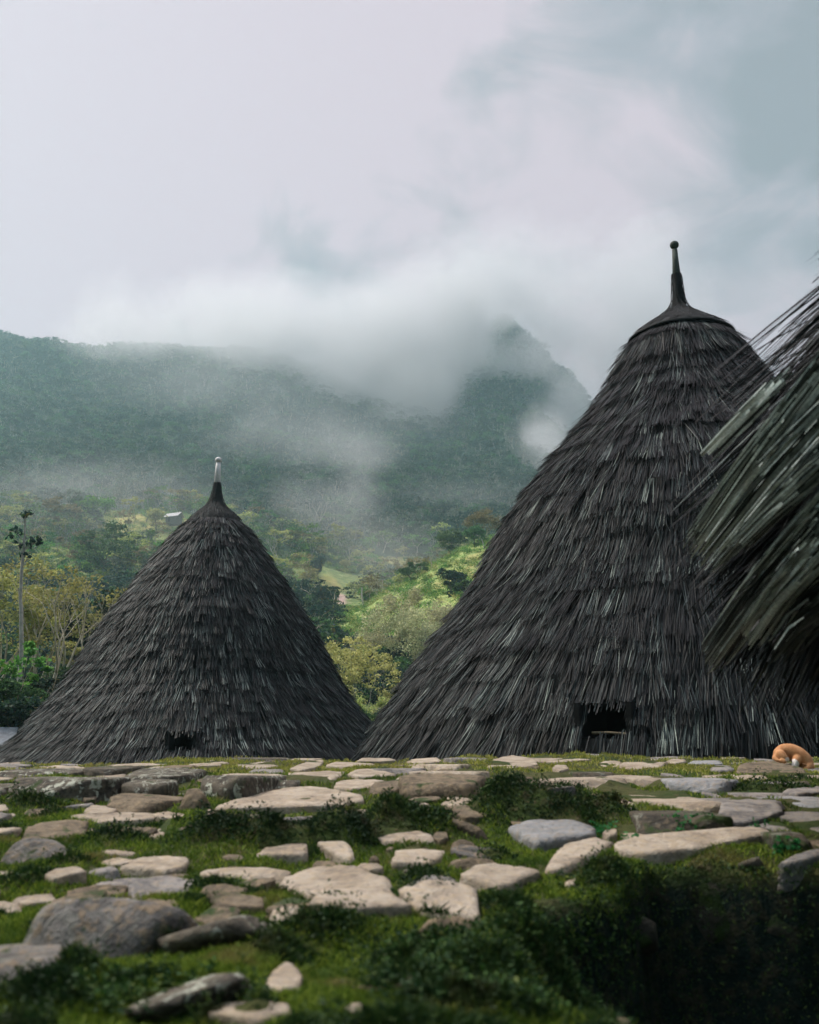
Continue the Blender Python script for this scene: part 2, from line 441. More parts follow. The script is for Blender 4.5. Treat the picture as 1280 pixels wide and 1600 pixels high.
MOUNDS = []      # (x, d, half width, half depth, height)
def mound(px, py, wpx, hpx, depth=.8):
    d = cast(px, py); s = scale_at(py, d); q = P(px, py, d)
    MOUNDS.append((q.x, d + .5 * depth * hpx * s, wpx * s * .5, max(hpx * s * depth, .07), hpx * s * .85))
for a in [(330, 1322, 110, 34), (430, 1326, 210, 40), (540, 1318, 110, 46), (622, 1303, 120, 58), (690, 1300, 70, 30), (790, 1286, 120, 52), (880, 1290, 200, 56), (960, 1282, 60, 34),
          (1205, 1240, 140, 24), (48, 1264, 90, 28), (955, 1396, 110, 50), (700, 1660, 330, 50), (560, 1665, 200, 30), (640, 1520, 130, 44), (760, 1540, 240, 60), (500, 1470, 150, 36), (110, 1545, 90, 30),
          (400, 1592, 60, 18), (420, 1330, 40, 20), (770, 1345, 60, 26), (180, 1318, 90, 14), (700, 1410, 120, 24), (720, 1592, 240, 40), (850, 1545, 190, 60), (620, 1570, 120, 34), (60, 1596, 160, 34), (440, 1500, 110, 26), (30, 1390, 60, 16), (330, 1400, 90, 18), (660, 1380, 80, 24), (520, 1440, 90, 24)]:
    mound(*a)
for _k in range(60):          # small cushions everywhere in the turf
    _d = 1 / random.uniform(1 / 9.0, 1 / 2.1); _s = _d / 3.5
    MOUNDS.append((_d * random.uniform(-.48, .48), _d, random.uniform(.05, .14) * _s ** .5, random.uniform(.04, .09) * _s ** .5, random.uniform(.012, .04)))
def gz(x, d):
    z = g0(x, d); x = np.asarray(x, float); d = np.asarray(d, float)
    b = np.zeros(np.broadcast(x, d).shape)
    for (mx, md, hw, hd, h) in MOUNDS:
        u = ((x - mx) / hw) ** 2 + ((d - md) / hd) ** 2
        b += h * np.exp(-np.minimum(u * 1.3, 30))
    z = z + b * (1 + .35 * fbm(x * 6, d * 6, 2.2, 3))
    return z + .052 * np.maximum(fbm(x * 4.2, d * 3.0, 6.1, 3) + .1, -.30) * sstep(d, 1, 2)

nd, na = 420, 460
dd = .7 * (75 / .7) ** np.linspace(0, 1, nd)
ta = np.tan(np.linspace(R(-58), R(58), na))
D, T = np.meshgrid(dd, ta, indexing='ij'); Xg = D * T
Z = np.where(D < 14, gz(Xg, np.minimum(D, 14)), PLAT + DROP - .3 * sstep(D, 40, 60) * (D - 40) * .05)
mb = MB()
i, k = np.meshgrid(np.arange(nd - 1), np.arange(na - 1), indexing='ij')
F = np.stack([i * na + k, i * na + k + 1, (i + 1) * na + k + 1, (i + 1) * na + k], -1).reshape(-1, 4)
mb.add(np.stack([Xg, D, Z + EZ], -1).reshape(-1, 3), F, 0, True)
mb.add([(-70, -70, -.75 + EZ), (70, -70, -.75 + EZ), (70, .72, -.7 + EZ), (-70, .72, -.7 + EZ)], [(0, 1, 2, 3)])
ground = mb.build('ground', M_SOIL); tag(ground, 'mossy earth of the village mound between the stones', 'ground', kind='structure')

# ------------------------------------------------------------------ stones
def hull(pts):
    pts = sorted(set(map(tuple, pts)))
    def half(ps):
        h = []
        for p in ps:
            while len(h) > 1 and (h[-1][0] - h[-2][0]) * (p[1] - h[-2][1]) - (h[-1][1] - h[-2][1]) * (p[0] - h[-2][0]) <= 0: h.pop()
            h.append(p)
        return h
    a = half(pts); b = half(pts[::-1])
    return np.array(a[:-1] + b[:-1])
_bm = bmesh.new(); bmesh.ops.create_icosphere(_bm, subdivisions=5, radius=1)
ICO5 = (np.array([v.co[:] for v in _bm.verts]), np.array([[v.index for v in f.verts] for f in _bm.faces])); _bm.free()
_bm = bmesh.new(); bmesh.ops.create_icosphere(_bm, subdivisions=4, radius=1)
ICO4 = (np.array([v.co[:] for v in _bm.verts]), np.array([[v.index for v in f.verts] for f in _bm.faces])); _bm.free()

HULLS = []       # outlines of the stones on the ground, so that no grass grows through them
def make_stone(name, label, planes, c, s, kind, amp, sharp=14, big=False, cat='stone', group=None):
    """planes: (outward normal, distance from c); a rounded convex stone with a weathered surface"""
    dirs, F = ICO5 if big else ICO4
    u = unit(dirs * np.asarray(s))
    acc = 0
    for n, dist in planes:
        n = np.asarray(n, float); n = n / np.linalg.norm(n)
        acc = acc + np.maximum(u @ n / max(dist, .004), 0) ** sharp
    r = np.maximum(acc, 1e-12) ** (-1 / sharp)
    v = u * r[:, None]
    q = v + np.asarray(c) * 1.7
    f1 = fbm(q[:, 0] * 5, q[:, 1] * 5, q[:, 2] * 8, 4); f2 = fbm(q[:, 0] * 1.8, q[:, 1] * 1.8, q[:, 2] * 3 + 5, 3)
    f3 = 1 - np.abs(fbm(q[:, 0] * 3.1, q[:, 1] * 3.1, q[:, 2] * 4, 3)) * 2
    v = v * (1 + 1.3 * amp * f2[:, None] + .45 * amp * f3[:, None]) + np.array([0, 0, 1.0]) * (f1 * amp * .3 * min(s))[:, None]
    mb = MB(); mb.add(v + np.asarray(c), F, 0, True)
    o = mb.build(name, M_STONE[kind], loc=tuple(c))
    return tag(o, label, cat, group)

def slab(label, poly, kind='pale', lift=.03, thick=.12, amp=.04, back=0, sharp=60):
    lift = lift * .36 + .014
    """a flat stone whose upper face has the outline poly (photo pixels), bedded in the ground"""
    pts = np.array([list(ground_point(x, y)) for x, y in poly])
    A = np.c_[pts[:, :2], np.ones(len(pts))]
    co = np.linalg.lstsq(A, pts[:, 2], rcond=None)[0]
    co[1] = np.clip(co[1], -.02, .30); co[0] = np.clip(co[0], -.1, .1)
    cen = pts.mean(0); n = unit(np.array([-co[0], -co[1], 1.0]))
    h = hull(pts[:, :2]); area2 = h - h.mean(0)
    HULLS.append(h.mean(0) + area2 * .97)
    c = np.array([h[:, 0].mean(), h[:, 1].mean(), cen[2] + lift - thick * .5])
    planes = [(n, thick * .5), (-n, thick * .5)]
    for a, b in zip(h, np.roll(h, -1, 0)):
        e = b - a; L = np.hypot(*e)
        if L < 1e-4: continue
        m = np.array([e[1], -e[0], 0]) / L
        m3 = np.array([m[0], m[1], random.uniform(-.05, .18)])
        planes.append((m3, max((np.append(a, 0) - np.append(c[:2], 0)) @ m, .015) / np.linalg.norm(m3)))
    ext = np.ptp(h, axis=0) / 2
    return make_stone('paving_stone', label, planes, c, (max(ext[0], .04), max(ext[1], .04), thick * .75), kind, amp, sharp, big=ext[0] > .3, cat='paving stone')

def block(label, x0, x1, ytop, ycre, ybot, kind='brown', amp=.06, sharp=32, tilt=0.0, lean=.12, name='stone', maxdepth=1.0, cut=.3, mind=.16):
    """a standing stone: front face between rows ycre and ybot, top between ytop and ycre"""
    xm = (x0 + x1) / 2
    d = cast(xm, ybot); s = scale_at(ybot, d)
    zb = d * ratio(ybot); zc = d * ratio(ycre)
    dtop = zc / ratio(ytop) if ratio(ytop) < -1e-4 and zc < 0 else d + maxdepth
    dep = float(np.clip(dtop - d, mind, maxdepth))
    hw = (x1 - x0) / 2 * s * (1 + .25 * dep / d); H = zc - zb
    bury = .06 + .15 * H
    cx = P(xm, ybot, d).x * (1 + .5 * dep / d)
    c = np.array([cx, d + dep / 2, EZ + zc - (H + bury) / 2])
    ti = (tilt, 0)
    planes = [((-tilt, random.uniform(-.06, .04), 1), (H + bury) / 2), ((0, 0, -1), (H + bury) / 2), ((0, -1, lean), dep / 2 + .02), ((0, 1, 0), dep / 2)]
    for sg in (-1, 1):
        planes.append(((sg, random.uniform(-.25, .1), random.uniform(0, .25)), hw * .99))
        planes.append(((sg * .8, -.8, random.uniform(0, .3)), (hw + dep / 2) * .707 * random.uniform(1 - cut, 1.0)))
        planes.append(((sg * .7, .7, random.uniform(0, .3)), (hw + dep / 2) * .707 * random.uniform(1 - cut, 1.0)))
    planes.append(((random.uniform(-.5, .5), -.5, .9), (H / 2 + dep / 4) * random.uniform(.8, 1.0)))
    HULLS.append(np.array([(cx - hw, d), (cx + hw, d), (cx + hw, d + dep), (cx - hw, d + dep)]))
    return make_stone(name, label, planes, c, (hw, dep / 2, (H + bury) / 2), kind, amp, sharp, big=hw > .3, cat='stone' if name == 'stone' else name)

def boulder(label, poly, kind='grey', lean=.9, thick=.3, amp=.08, sharp=24, name='boulder'):
    """a rounded stone whose silhouette is poly: its face leans back from the lowest outline points"""
    poly = np.array(poly, float)
    yb = poly[:, 1].max(); xm = poly[:, 0].mean()
    d0 = cast(xm, yb - 1)
    pts = []
    for x, y in poly:
        z0 = d0 * ratio(yb)
        # plane z = z0 + (d - d0) * lean
        r_ = ratio(y); d = (z0 - d0 * lean) / (r_ - lean)
        q = P(x, y, d); pts.append((q.x, q.y, q.z))
    pts = np.array(pts); n = unit(np.array([0, -lean, 1.0])); e1 = np.array([1.0, 0, 0]); e2 = np.cross(n, e1)
    uv = hull(np.c_[pts @ e1, pts @ e2]); cu = uv.mean(0); off = pts.mean(0) @ n
    th = thick
    c = e1 * cu[0] + e2 * cu[1] + n * (off - th * .5 + .01)
    planes = [(n, th * .5), (-n, th * .5)]
    for a, b in zip(uv, np.roll(uv, -1, 0)):
        e = b - a; L = np.hypot(*e)
        if L < 1e-4: continue
        m = np.array([e[1], -e[0]]) / L
        m3 = e1 * m[0] + e2 * m[1] + n * random.uniform(.0, .35)
        planes.append((m3, max((a - cu) @ m, .02) / np.linalg.norm(m3)))
    ext = np.ptp(uv, axis=0) / 2
    for k in range(7):
        ph = 6.283 * (k + random.random()) / 7; ti = random.uniform(.25, .7)
        rn = n * math.cos(ti) + (e1 * math.cos(ph) + e2 * math.sin(ph)) * math.sin(ti)
        planes.append((rn, math.cos(ti) * th * .5 + math.sin(ti) * random.uniform(.3, .75) * math.hypot(ext[0] * math.cos(ph), ext[1] * math.sin(ph))))
    h = hull(pts[:, :2] if lean < 3 else pts[:, :2] + np.random.rand(len(pts), 2) * .01); HULLS.append(h.mean(0) + (h - h.mean(0)) * .95)
    return make_stone(name, label, planes, c, (max(ext[0], th * .5), max(ext[1] * .8, th * .5), max(ext[1] * .6, th * .5)), kind, amp, sharp, big=ext[0] > .2, cat=name)

# ------------------------------------------------------------------ the stones one by one (photo pixels)
B, S, BO = block, slab, boulder
# upper left rim
B('long low lichen-spotted stone at the far left end of the topmost row', 4, 132, 1199, 1205, 1216, 'lichen', maxdepth=.5)
B('dark stone with a shadowed underside in the rim just below the small hut', 133, 202, 1197, 1201, 1216, 'dark', maxdepth=.6)
S('small pale slab tucked under the dark rim stone below the small hut', [(148, 1220), (160, 1209), (195, 1208), (198, 1216), (182, 1222)], 'pale')
B('pale-topped wide rim stone with a mottled dark front below the small hut door', 203, 312, 1197, 1209, 1230, 'lichen', maxdepth=.9)
B('longest dark lichen-covered wall stone behind the round dark moss clump', 16, 190, 1213, 1218, 1252, 'lichen', maxdepth=.5)
B('brown lichen-flecked wall stone joined to the end of the longest one', 191, 271, 1218, 1224, 1248, 'lichen', maxdepth=.5)
B('black edge stone cut by the left border, above the dark moss clump', -30, 21, 1226, 1231, 1248, 'dark', maxdepth=.5)
B('brown wedge stone with a shadowed face in front of the lichen wall', 172, 284, 1242, 1250, 1272, 'brown', tilt=-.06)
BO('leaning grey-brown stone slab beside a tuft of grass at the end of the wall', [(272, 1262), (286, 1230), (312, 1227), (322, 1238), (308, 1272), (288, 1274)], 'brown', 1.6, .2, name='stone')
BO('flat tan-brown stone alone in the short grass at the left', [(28, 1272), (36, 1260), (70, 1259), (100, 1265), (84, 1277), (40, 1281)], 'brown', .5, .14, name='stone')
S('bright pale slab shaped like a long tongue in the left grass', [(100, 1290), (112, 1279), (165, 1276), (248, 1275), (240, 1286), (190, 1290), (130, 1294)], 'pale')
S('pale slab overlapped behind the bright tongue-shaped slab', [(130, 1277), (142, 1264), (186, 1271), (178, 1279), (140, 1280)], 'pale', lift=.05)
S('little buff stone at the foot of the lichen wall', [(128, 1253), (134, 1248), (152, 1250), (148, 1256), (132, 1256)], 'brown')
S('small greenish slab in front of the brown wedge stone', [(224, 1271), (240, 1266), (264, 1267), (256, 1272), (232, 1273)], 'grey')
S('narrow buff streak of stone running uphill through the grass', [(227, 1318), (238, 1306), (268, 1284), (275, 1286), (256, 1311), (244, 1322)], 'pale', lift=.02)
BO('smooth grey boulder with a dark hollow at the left edge', [(-8, 1342), (18, 1322), (34, 1308), (60, 1302), (92, 1305), (118, 1320), (139, 1338), (100, 1350), (50, 1357), (4, 1356)], 'slate', .75, .3, .10)
S('small oval buff slab in the grass right of the grey hollowed boulder', [(157, 1340), (172, 1336), (214, 1342), (205, 1346), (168, 1345)], 'pale')
S('pale ragged slab above the biggest boulder', [(184, 1366), (210, 1352), (240, 1348), (297, 1350), (290, 1364), (262, 1374), (230, 1368)], 'pale', lift=.05)
S('thin pale slab at the left edge just above the biggest boulder', [(-12, 1380), (-8, 1370), (40, 1373), (76, 1378), (50, 1383)], 'pale')
S('pebble alone in the grass between the tongue slab and the hollowed boulder', [(136, 1306), (144, 1302), (150, 1304), (146, 1308)], 'pale', thick=.05)
S('yellowish pebble by the left edge above the grass', [(15, 1281), (19, 1277), (23, 1279), (20, 1282)], 'pale', thick=.05)
# lower left
BO('biggest boulder of the slope, grey-topped with a brown cracked flank', [(4, 1478), (14, 1440), (40, 1405), (60, 1393), (104, 1396), (140, 1382), (170, 1380), (215, 1386), (290, 1393), (322, 1408), (300, 1430), (240, 1445), (215, 1478), (180, 1505), (120, 1486), (40, 1482)], 'slate', .8, .42, .12)
BO('dark boulder blotched with pale lichen leaning on the biggest boulder', [(218, 1460), (226, 1450), (300, 1430), (350, 1416), (380, 1411), (402, 1430), (424, 1466), (412, 1476), (340, 1488), (280, 1506), (244, 1494)], 'lichen', 2.6, .3, .06)
B('rounded two-tone block cut by the left border at the bottom', -60, 92, 1480, 1514, 1566, 'slate', .05, maxdepth=.5, cut=.15)
BO('long dark mossy boulder with white lichen spots at the bottom left', [(140, 1590), (160, 1560), (200, 1540), (270, 1522), (340, 1496), (372, 1500), (378, 1530), (340, 1560), (250, 1606), (160, 1606)], 'lichen', 2.4, .34, .08)
S('pale pentagon slab in the grass near the bottom', [(404, 1562), (414, 1540), (438, 1518), (458, 1520), (474, 1540), (466, 1562), (430, 1568)], 'pale', lift=.04)
S('wide pinkish slab cut by the bottom border', [(322, 1604), (350, 1586), (400, 1582), (458, 1586), (462, 1604), (400, 1616)], 'pale', lift=.04)
S('small pale stone at the bottom border near the twig', [(528, 1602), (545, 1588), (566, 1584), (584, 1602), (560, 1610)], 'pale', lift=.04)
S('brown-tinged pale stone at the bottom border below the leafy weeds', [(636, 1602), (652, 1588), (676, 1590), (690, 1604), (660, 1612)], 'pale', lift=.03)
BO('lone rounded stone at the bottom border under the dark drop', [(944, 1610), (950, 1598), (962, 1590), (985, 1591), (1000, 1604), (990, 1612)], 'brown', 1.0, .12, name='stone')
# middle
B('dark thin rim stone standing proud below the small hut', 352, 456, 1182, 1185, 1193, 'dark', maxdepth=.5)
B('large pale-topped boulder with a lichen-white front in the middle left', 322, 432, 1203, 1217, 1252, 'lichen', .07, cut=.4, maxdepth=1.2)
B('brown flank stone butting against the large lichen-fronted boulder', 426, 470, 1212, 1222, 1240, 'lichen', maxdepth=.7)
B('long pale ledge stone with a mossy brown edge beside the lichen-fronted boulder', 446, 532, 1203, 1217, 1228, 'pale', maxdepth=1.2)
S('pale crooked slab near the rim between thin strips of yellow moss', [(452, 1206), (478, 1192), (508, 1191), (500, 1200), (474, 1208)], 'pale')
S('long thin pale slab right behind the yellow moss of the rim', [(508, 1199), (520, 1194), (586, 1195), (588, 1200), (540, 1202)], 'pale')
B('flat grey slab with a dark notched edge close to the rim', 574, 668, 1198, 1203, 1209, 'grey', maxdepth=1.0)
S('pale trapezoid slab with a dark corner under the notched grey one', [(542, 1215), (556, 1207), (596, 1207), (620, 1216), (600, 1221), (560, 1220)], 'pale', lift=.06)
S('tan slab with a rounded left end left of the mossy bank', [(520, 1238), (524, 1228), (552, 1225), (600, 1226), (594, 1236), (550, 1241)], 'pale', lift=.06)
B('sloping brown-grey stone above the darkest moss bank', 578, 636, 1223, 1230, 1247, 'brown', maxdepth=.8)
B('big square-fronted brown block in the middle of the upper slope', 622, 756, 1213, 1219, 1258, 'brown', .05, cut=.2, maxdepth=.8)
S('largest bright slab, broad with a tapering left tail, above the grassy bank', [(336, 1274), (366, 1256), (420, 1246), (455, 1236), (510, 1237), (530, 1246), (566, 1250), (570, 1259), (530, 1266), (490, 1268), (430, 1264), (380, 1268)], 'pale', lift=.07, thick=.16)
S('small pale stone at the tail of the largest bright slab', [(320, 1283), (322, 1274), (334, 1271), (338, 1278), (328, 1284)], 'pale', lift=.05)
S('half-buried buff slab under the shadowed grassy bank', [(382, 1318), (390, 1311), (430, 1309), (440, 1312), (402, 1322), (386, 1325)], 'pale')
S('tan slab with a blunt right end, one of a leaning pair in the middle', [(395, 1349), (412, 1333), (440, 1323), (478, 1318), (482, 1345), (440, 1348)], 'pale', lift=.05)
S('arched tan slab curving down to the right, beside the blunt-ended one', [(480, 1317), (505, 1308), (534, 1315), (552, 1338), (556, 1353), (530, 1350)], 'pale', lift=.05)
B('long tan slab with a shaded front edge left of the big kite-shaped slab', 312, 456, 1356, 1369, 1385, 'pale', .04, maxdepth=.6, cut=.35)
S('big kite-shaped pale slab in the centre of the slope', [(436, 1402), (446, 1386), (500, 1368), (545, 1364), (572, 1373), (608, 1390), (615, 1418), (588, 1424), (540, 1412), (445, 1411)], 'pale', lift=.08, thick=.16)
S('grey-tan slab below the roundest moss clump', [(577, 1313), (600, 1304), (640, 1303), (674, 1311), (680, 1324), (655, 1330), (600, 1326)], 'pale', lift=.04)
S('pinkish pale slab with a straight front in the centre', [(612, 1358), (620, 1340), (650, 1336), (697, 1340), (690, 1351), (668, 1361)], 'pale', lift=.05)
BO('little brown rounded stone by two pebbles in the centre', [(568, 1348), (574, 1338), (590, 1336), (596, 1346), (590, 1353), (574, 1353)], 'brown', .8, .12, name='stone')
S('small brown pebble next to the white one in the centre', [(602, 1338), (608, 1333), (616, 1334), (612, 1339)], 'brown', thick=.06, lift=.04)
S('white pebble in the grass in the centre', [(623, 1332), (626, 1328), (631, 1329), (629, 1334)], 'pale', thick=.06, lift=.05)
# upper centre and right
B('grey rim stone with a dark underside right of the hut gap', 697, 762, 1181, 1185, 1192, 'grey', maxdepth=.7)
B('pale bent slab near the rim, the upper arm of the hook shape', 664, 735, 1191, 1196, 1206, 'pale', maxdepth=1.0)
B('pale slab with a rounded dark end, the lower arm of the hook shape', 652, 764, 1202, 1208, 1217, 'pale', maxdepth=1.0)
S('mottled slab in front of the hook-shaped pair', [(638, 1211), (644, 1200), (662, 1200), (666, 1209), (650, 1213)], 'pale')
S('very pale wide slab at the rim below the big hut', [(762, 1204), (770, 1188), (800, 1184), (838, 1187), (842, 1199), (806, 1205)], 'pale', lift=.03)
S('long thin pale slab lying along the rim below the big hut doorway', [(800, 1192), (806, 1187), (905, 1187), (926, 1191), (880, 1194)], 'pale', lift=.02)
B('low brown stone lying on the pale rim slabs', 794, 842, 1195, 1199, 1205, 'brown', maxdepth=.4)
B('longest pale ledge slab sweeping over the dark moss bank', 776, 972, 1203, 1222, 1238, 'pale', .03, cut=.3, maxdepth=1.6, tilt=.03)
B('brown cracked stones supporting the left end of the longest ledge slab', 772, 834, 1210, 1215, 1231, 'brown', .09, maxdepth=.4)
S('small pale cobble in the yellow moss above the longest ledge slab', [(863, 1206), (868, 1200), (886, 1200), (890, 1207), (874, 1209)], 'pale', lift=.05)
B('dark flat stone in the moss right of the pale cobble', 893, 958, 1204, 1208, 1217, 'dark', maxdepth=.6)
BO('brown diagonal stone sinking into the dark moss bank', [(684, 1274), (696, 1271), (730, 1283), (762, 1297), (770, 1309), (738, 1306), (706, 1292)], 'brown', .7, .15, name='stone')
S('tan stone half covered by the dark moss bank', [(794, 1293), (806, 1283), (850, 1280), (866, 1286), (850, 1295), (810, 1297)], 'brown', lift=.05)
S('blue-grey smooth slab with a pointed lower end', [(792, 1304), (830, 1294), (900, 1292), (934, 1306), (930, 1317), (880, 1321), (838, 1331)], 'blue', lift=.10, thick=.18)
BO('tan lumpy stone left of the blue-grey slab', [(700, 1326), (704, 1308), (726, 1306), (752, 1318), (757, 1330), (730, 1333)], 'brown', .8, .16, name='stone')
BO('rugged dull brown boulder above the rhombus slab', [(698, 1356), (702, 1336), (740, 1332), (776, 1338), (794, 1352), (780, 1364), (730, 1366)], 'brown', .9, .2)
S('pale rhombus slab with sharp corners', [(716, 1384), (742, 1372), (770, 1365), (842, 1375), (846, 1380), (806, 1396), (785, 1404)], 'pale', lift=.09, thick=.10)
S('curved buff slab rising beside the dark drop', [(848, 1374), (858, 1352), (884, 1332), (930, 1318), (962, 1321), (956, 1336), (916, 1346), (892, 1368), (866, 1378)], 'pale', lift=.07, thick=.14)
S('small round buff disc of stone near the dark drop', [(880, 1391), (890, 1386), (908, 1384), (913, 1389), (900, 1396), (886, 1397)], 'pale', lift=.05)
BO('rounded grey-brown boulder above the leafy weeds', [(640, 1448), (660, 1432), (698, 1428), (740, 1438), (764, 1432), (778, 1440), (756, 1466), (720, 1474), (660, 1472)], 'brown', .9, .24)
BO('brown ochre boulder right of the rounded one, above the weeds', [(822, 1440), (830, 1422), (870, 1418), (902, 1424), (908, 1440), (884, 1462), (852, 1462)], 'brown', 1.0, .22)
S('little tan slab at the left foot of the right-hand terrace', [(940, 1311), (948, 1304), (966, 1305), (964, 1314), (950, 1316)], 'pale', lift=.05)
# right terrace
S('pale flat slab under yellow moss at the rim below the big hut', [(956, 1204), (975, 1195), (1020, 1193), (1046, 1197), (1030, 1205), (990, 1208)], 'pale', lift=.04)
S('bluish thin slab at the rim beside the dog boulder', [(1074, 1197), (1084, 1191), (1124, 1191), (1130, 1196), (1108, 1199)], 'blue', lift=.03)
B('grey-topped slab with a dark front near the dog boulder', 1032, 1142, 1204, 1221, 1240, 'blue', .04, maxdepth=1.2, cut=.35)
B('pale stepped slab with moss on its front left of the grey-topped one', 962, 1032, 1207, 1217, 1230, 'pale', maxdepth=.9)
BO('large brown streaked boulder on which the dog lies', [(1144, 1206), (1156, 1191), (1180, 1182), (1214, 1182), (1244, 1195), (1270, 1206), (1262, 1217), (1210, 1217), (1160, 1215)], 'brown', .13, .40, .05)
BO('small brown stone in the moss beneath the dog', [(1234, 1228), (1242, 1219), (1262, 1219), (1270, 1228), (1262, 1236), (1240, 1236)], 'dark', 1.0, .15, name='stone')
B('layered pale ledge stone with thin dark seams, uppermost on the terrace', 980, 1104, 1237, 1257, 1271, 'pale', .06, maxdepth=1.3, cut=.25)
B('layered ledge stone with a deep notch continuing the uppermost ledge', 1098, 1212, 1244, 1256, 1270, 'grey', .08, maxdepth=.8)
B('thin slab with a black shadow below it on the terrace', 1130, 1224, 1235, 1241, 1247, 'grey', maxdepth=.5)
B('rectangular block with a black front overgrown by seedlings', 986, 1130, 1265, 1277, 1302, 'dark', .04, cut=.12, maxdepth=.7)
S('large flat grey slab in the middle of the terrace', [(1118, 1296), (1130, 1268), (1170, 1262), (1222, 1263), (1226, 1280), (1190, 1296), (1150, 1304)], 'grey', lift=.10, thick=.16)
B('bluish ledge stone with a dark cleft cut by the right border', 1212, 1310, 1245, 1258, 1271, 'blue', maxdepth=.9)
B('brown-grey ledge stone below the bluish one at the right border', 1190, 1320, 1270, 1278, 1292, 'grey', maxdepth=.8)
B('short slab above fresh green shoots on the terrace', 1148, 1226, 1286, 1294, 1309, 'grey', maxdepth=.5)
B('pale wedge stone with a few blades growing on it at the front of the terrace', 975, 1052, 1299, 1313, 1326, 'pale', maxdepth=.8, cut=.4)
S('longest front slab forming the lip above the dark drop', [(962, 1336), (1000, 1322), (1060, 1312), (1130, 1306), (1196, 1306), (1208, 1318), (1150, 1332), (1090, 1342), (1010, 1352), (972, 1349)], 'pale', lift=.09, thick=.2)
B('mossy olive-brown stone at the right end of the front slab', 1198, 1262, 1297, 1305, 1340, 'dark', .08, maxdepth=.4)
B('small grey ledge stone at the right border above the mossy one', 1232, 1310, 1287, 1299, 1314, 'grey', maxdepth=.6)
B('brown ledge stone at the right border, lowest of its pile', 1254, 1320, 1312, 1319, 1334, 'brown', maxdepth=.6)
BO('round stone with golden moss under the front slab', [(1148, 1352), (1152, 1340), (1170, 1334), (1196, 1336), (1204, 1348), (1190, 1360), (1156, 1360)], 'dark', 1.5, .2)
S('pale triangular slab edge catching light beside the dark drop', [(1214, 1372), (1236, 1351), (1290, 1340), (1296, 1350), (1240, 1368)], 'grey', lift=.10, thick=.12)
BO('dark brown rock face in the shadowed drop under the front slab', [(1036, 1440), (1040, 1375), (1070, 1362), (1130, 1366), (1170, 1400), (1160, 1470), (1100, 1490), (1050, 1480)], 'shade_tone', 4.0, .2)

# rocks of the shadowed bank below the front slab
BO('dim brown rock in the shadowed drop nearest its grassy edge', [(968, 1480), (975, 1440), (1000, 1425), (1030, 1440), (1034, 1476), (1000, 1490)], 'shade_tone', 4.0, .16)
BO('dim grey rock at the right border of the shadowed drop', [(1190, 1470), (1200, 1410), (1240, 1392), (1290, 1400), (1300, 1470), (1240, 1486)], 'shade_tone', 4.0, .18)
BO('lowest dim rock near the bottom of the shadowed drop', [(1080, 1580), (1090, 1530), (1140, 1510), (1190, 1530), (1196, 1580), (1140, 1596)], 'shade_tone', 4.0, .18)

# fillers of the paved rim
S('pale sliver of paving on the rim just right of the small hut door', [(318, 1196), (330, 1191), (352, 1192), (362, 1196), (340, 1199)], 'pale')
S('pale paving slab beside the proud dark rim stone', [(366, 1201), (378, 1194), (420, 1194), (436, 1199), (420, 1205), (384, 1206)], 'pale')
S('grey paving slab in front of the proud dark rim stone', [(388, 1212), (396, 1206), (440, 1206), (446, 1210), (420, 1214)], 'grey')
S('narrow pale paving slab on the rim above the crooked slab', [(452, 1191), (462, 1187), (500, 1187), (506, 1190), (476, 1193)], 'pale')
S('small pale slab on the rim where the two huts overlap', [(556, 1192), (564, 1187), (612, 1187), (620, 1191), (590, 1193)], 'pale')
S('pale slab on the rim left of the grey dark-bottomed stone', [(634, 1194), (644, 1188), (684, 1187), (692, 1192), (664, 1196)], 'pale')
S('tan slab filling the gap above the square-fronted brown block', [(672, 1211), (690, 1205), (720, 1207), (716, 1213), (690, 1214)], 'brown')
S('thin pale slab on the rim over the dark flat stone', [(930, 1198), (944, 1192), (972, 1192), (968, 1199), (946, 1202)], 'pale')
S('pale rim slab right of the mossy rim hump', [(1040, 1193), (1050, 1189), (1072, 1189), (1074, 1194), (1056, 1196)], 'pale')
S('grey slab in the moss left of the dog boulder', [(1110, 1206), (1118, 1199), (1144, 1200), (1148, 1206), (1130, 1209)], 'grey')
S('buff slab between the hook-shaped pair and the trapezoid slab', [(612, 1226), (622, 1218), (640, 1219), (642, 1226), (626, 1229)], 'pale')
S('low tan slab against the foot of the lichen-fronted boulder', [(398, 1246), (412, 1236), (440, 1236), (446, 1244), (420, 1248)], 'brown')
S('small brown stone in the moss below the tan blunt-ended slab', [(488, 1362), (496, 1355), (520, 1355), (528, 1362), (508, 1366)], 'brown')
S('brown half-sunk stone between the pinkish slab and the rugged boulder', [(672, 1316), (680, 1308), (700, 1306), (702, 1316), (688, 1322)], 'brown')
S('buff half-sunk stone above the little tan slab of the terrace', [(930, 1290), (938, 1284), (962, 1284), (970, 1290), (950, 1294)], 'brown')
S('pale stone fragment in the grass above the kite-shaped slab', [(556, 1366), (564, 1358), (590, 1358), (600, 1366), (578, 1370)], 'pale')
S('thin grey slab stacked on the bluish ledge at the right border', [(1222, 1246), (1232, 1238), (1290, 1236), (1296, 1244), (1250, 1248)], 'grey', lift=.06)

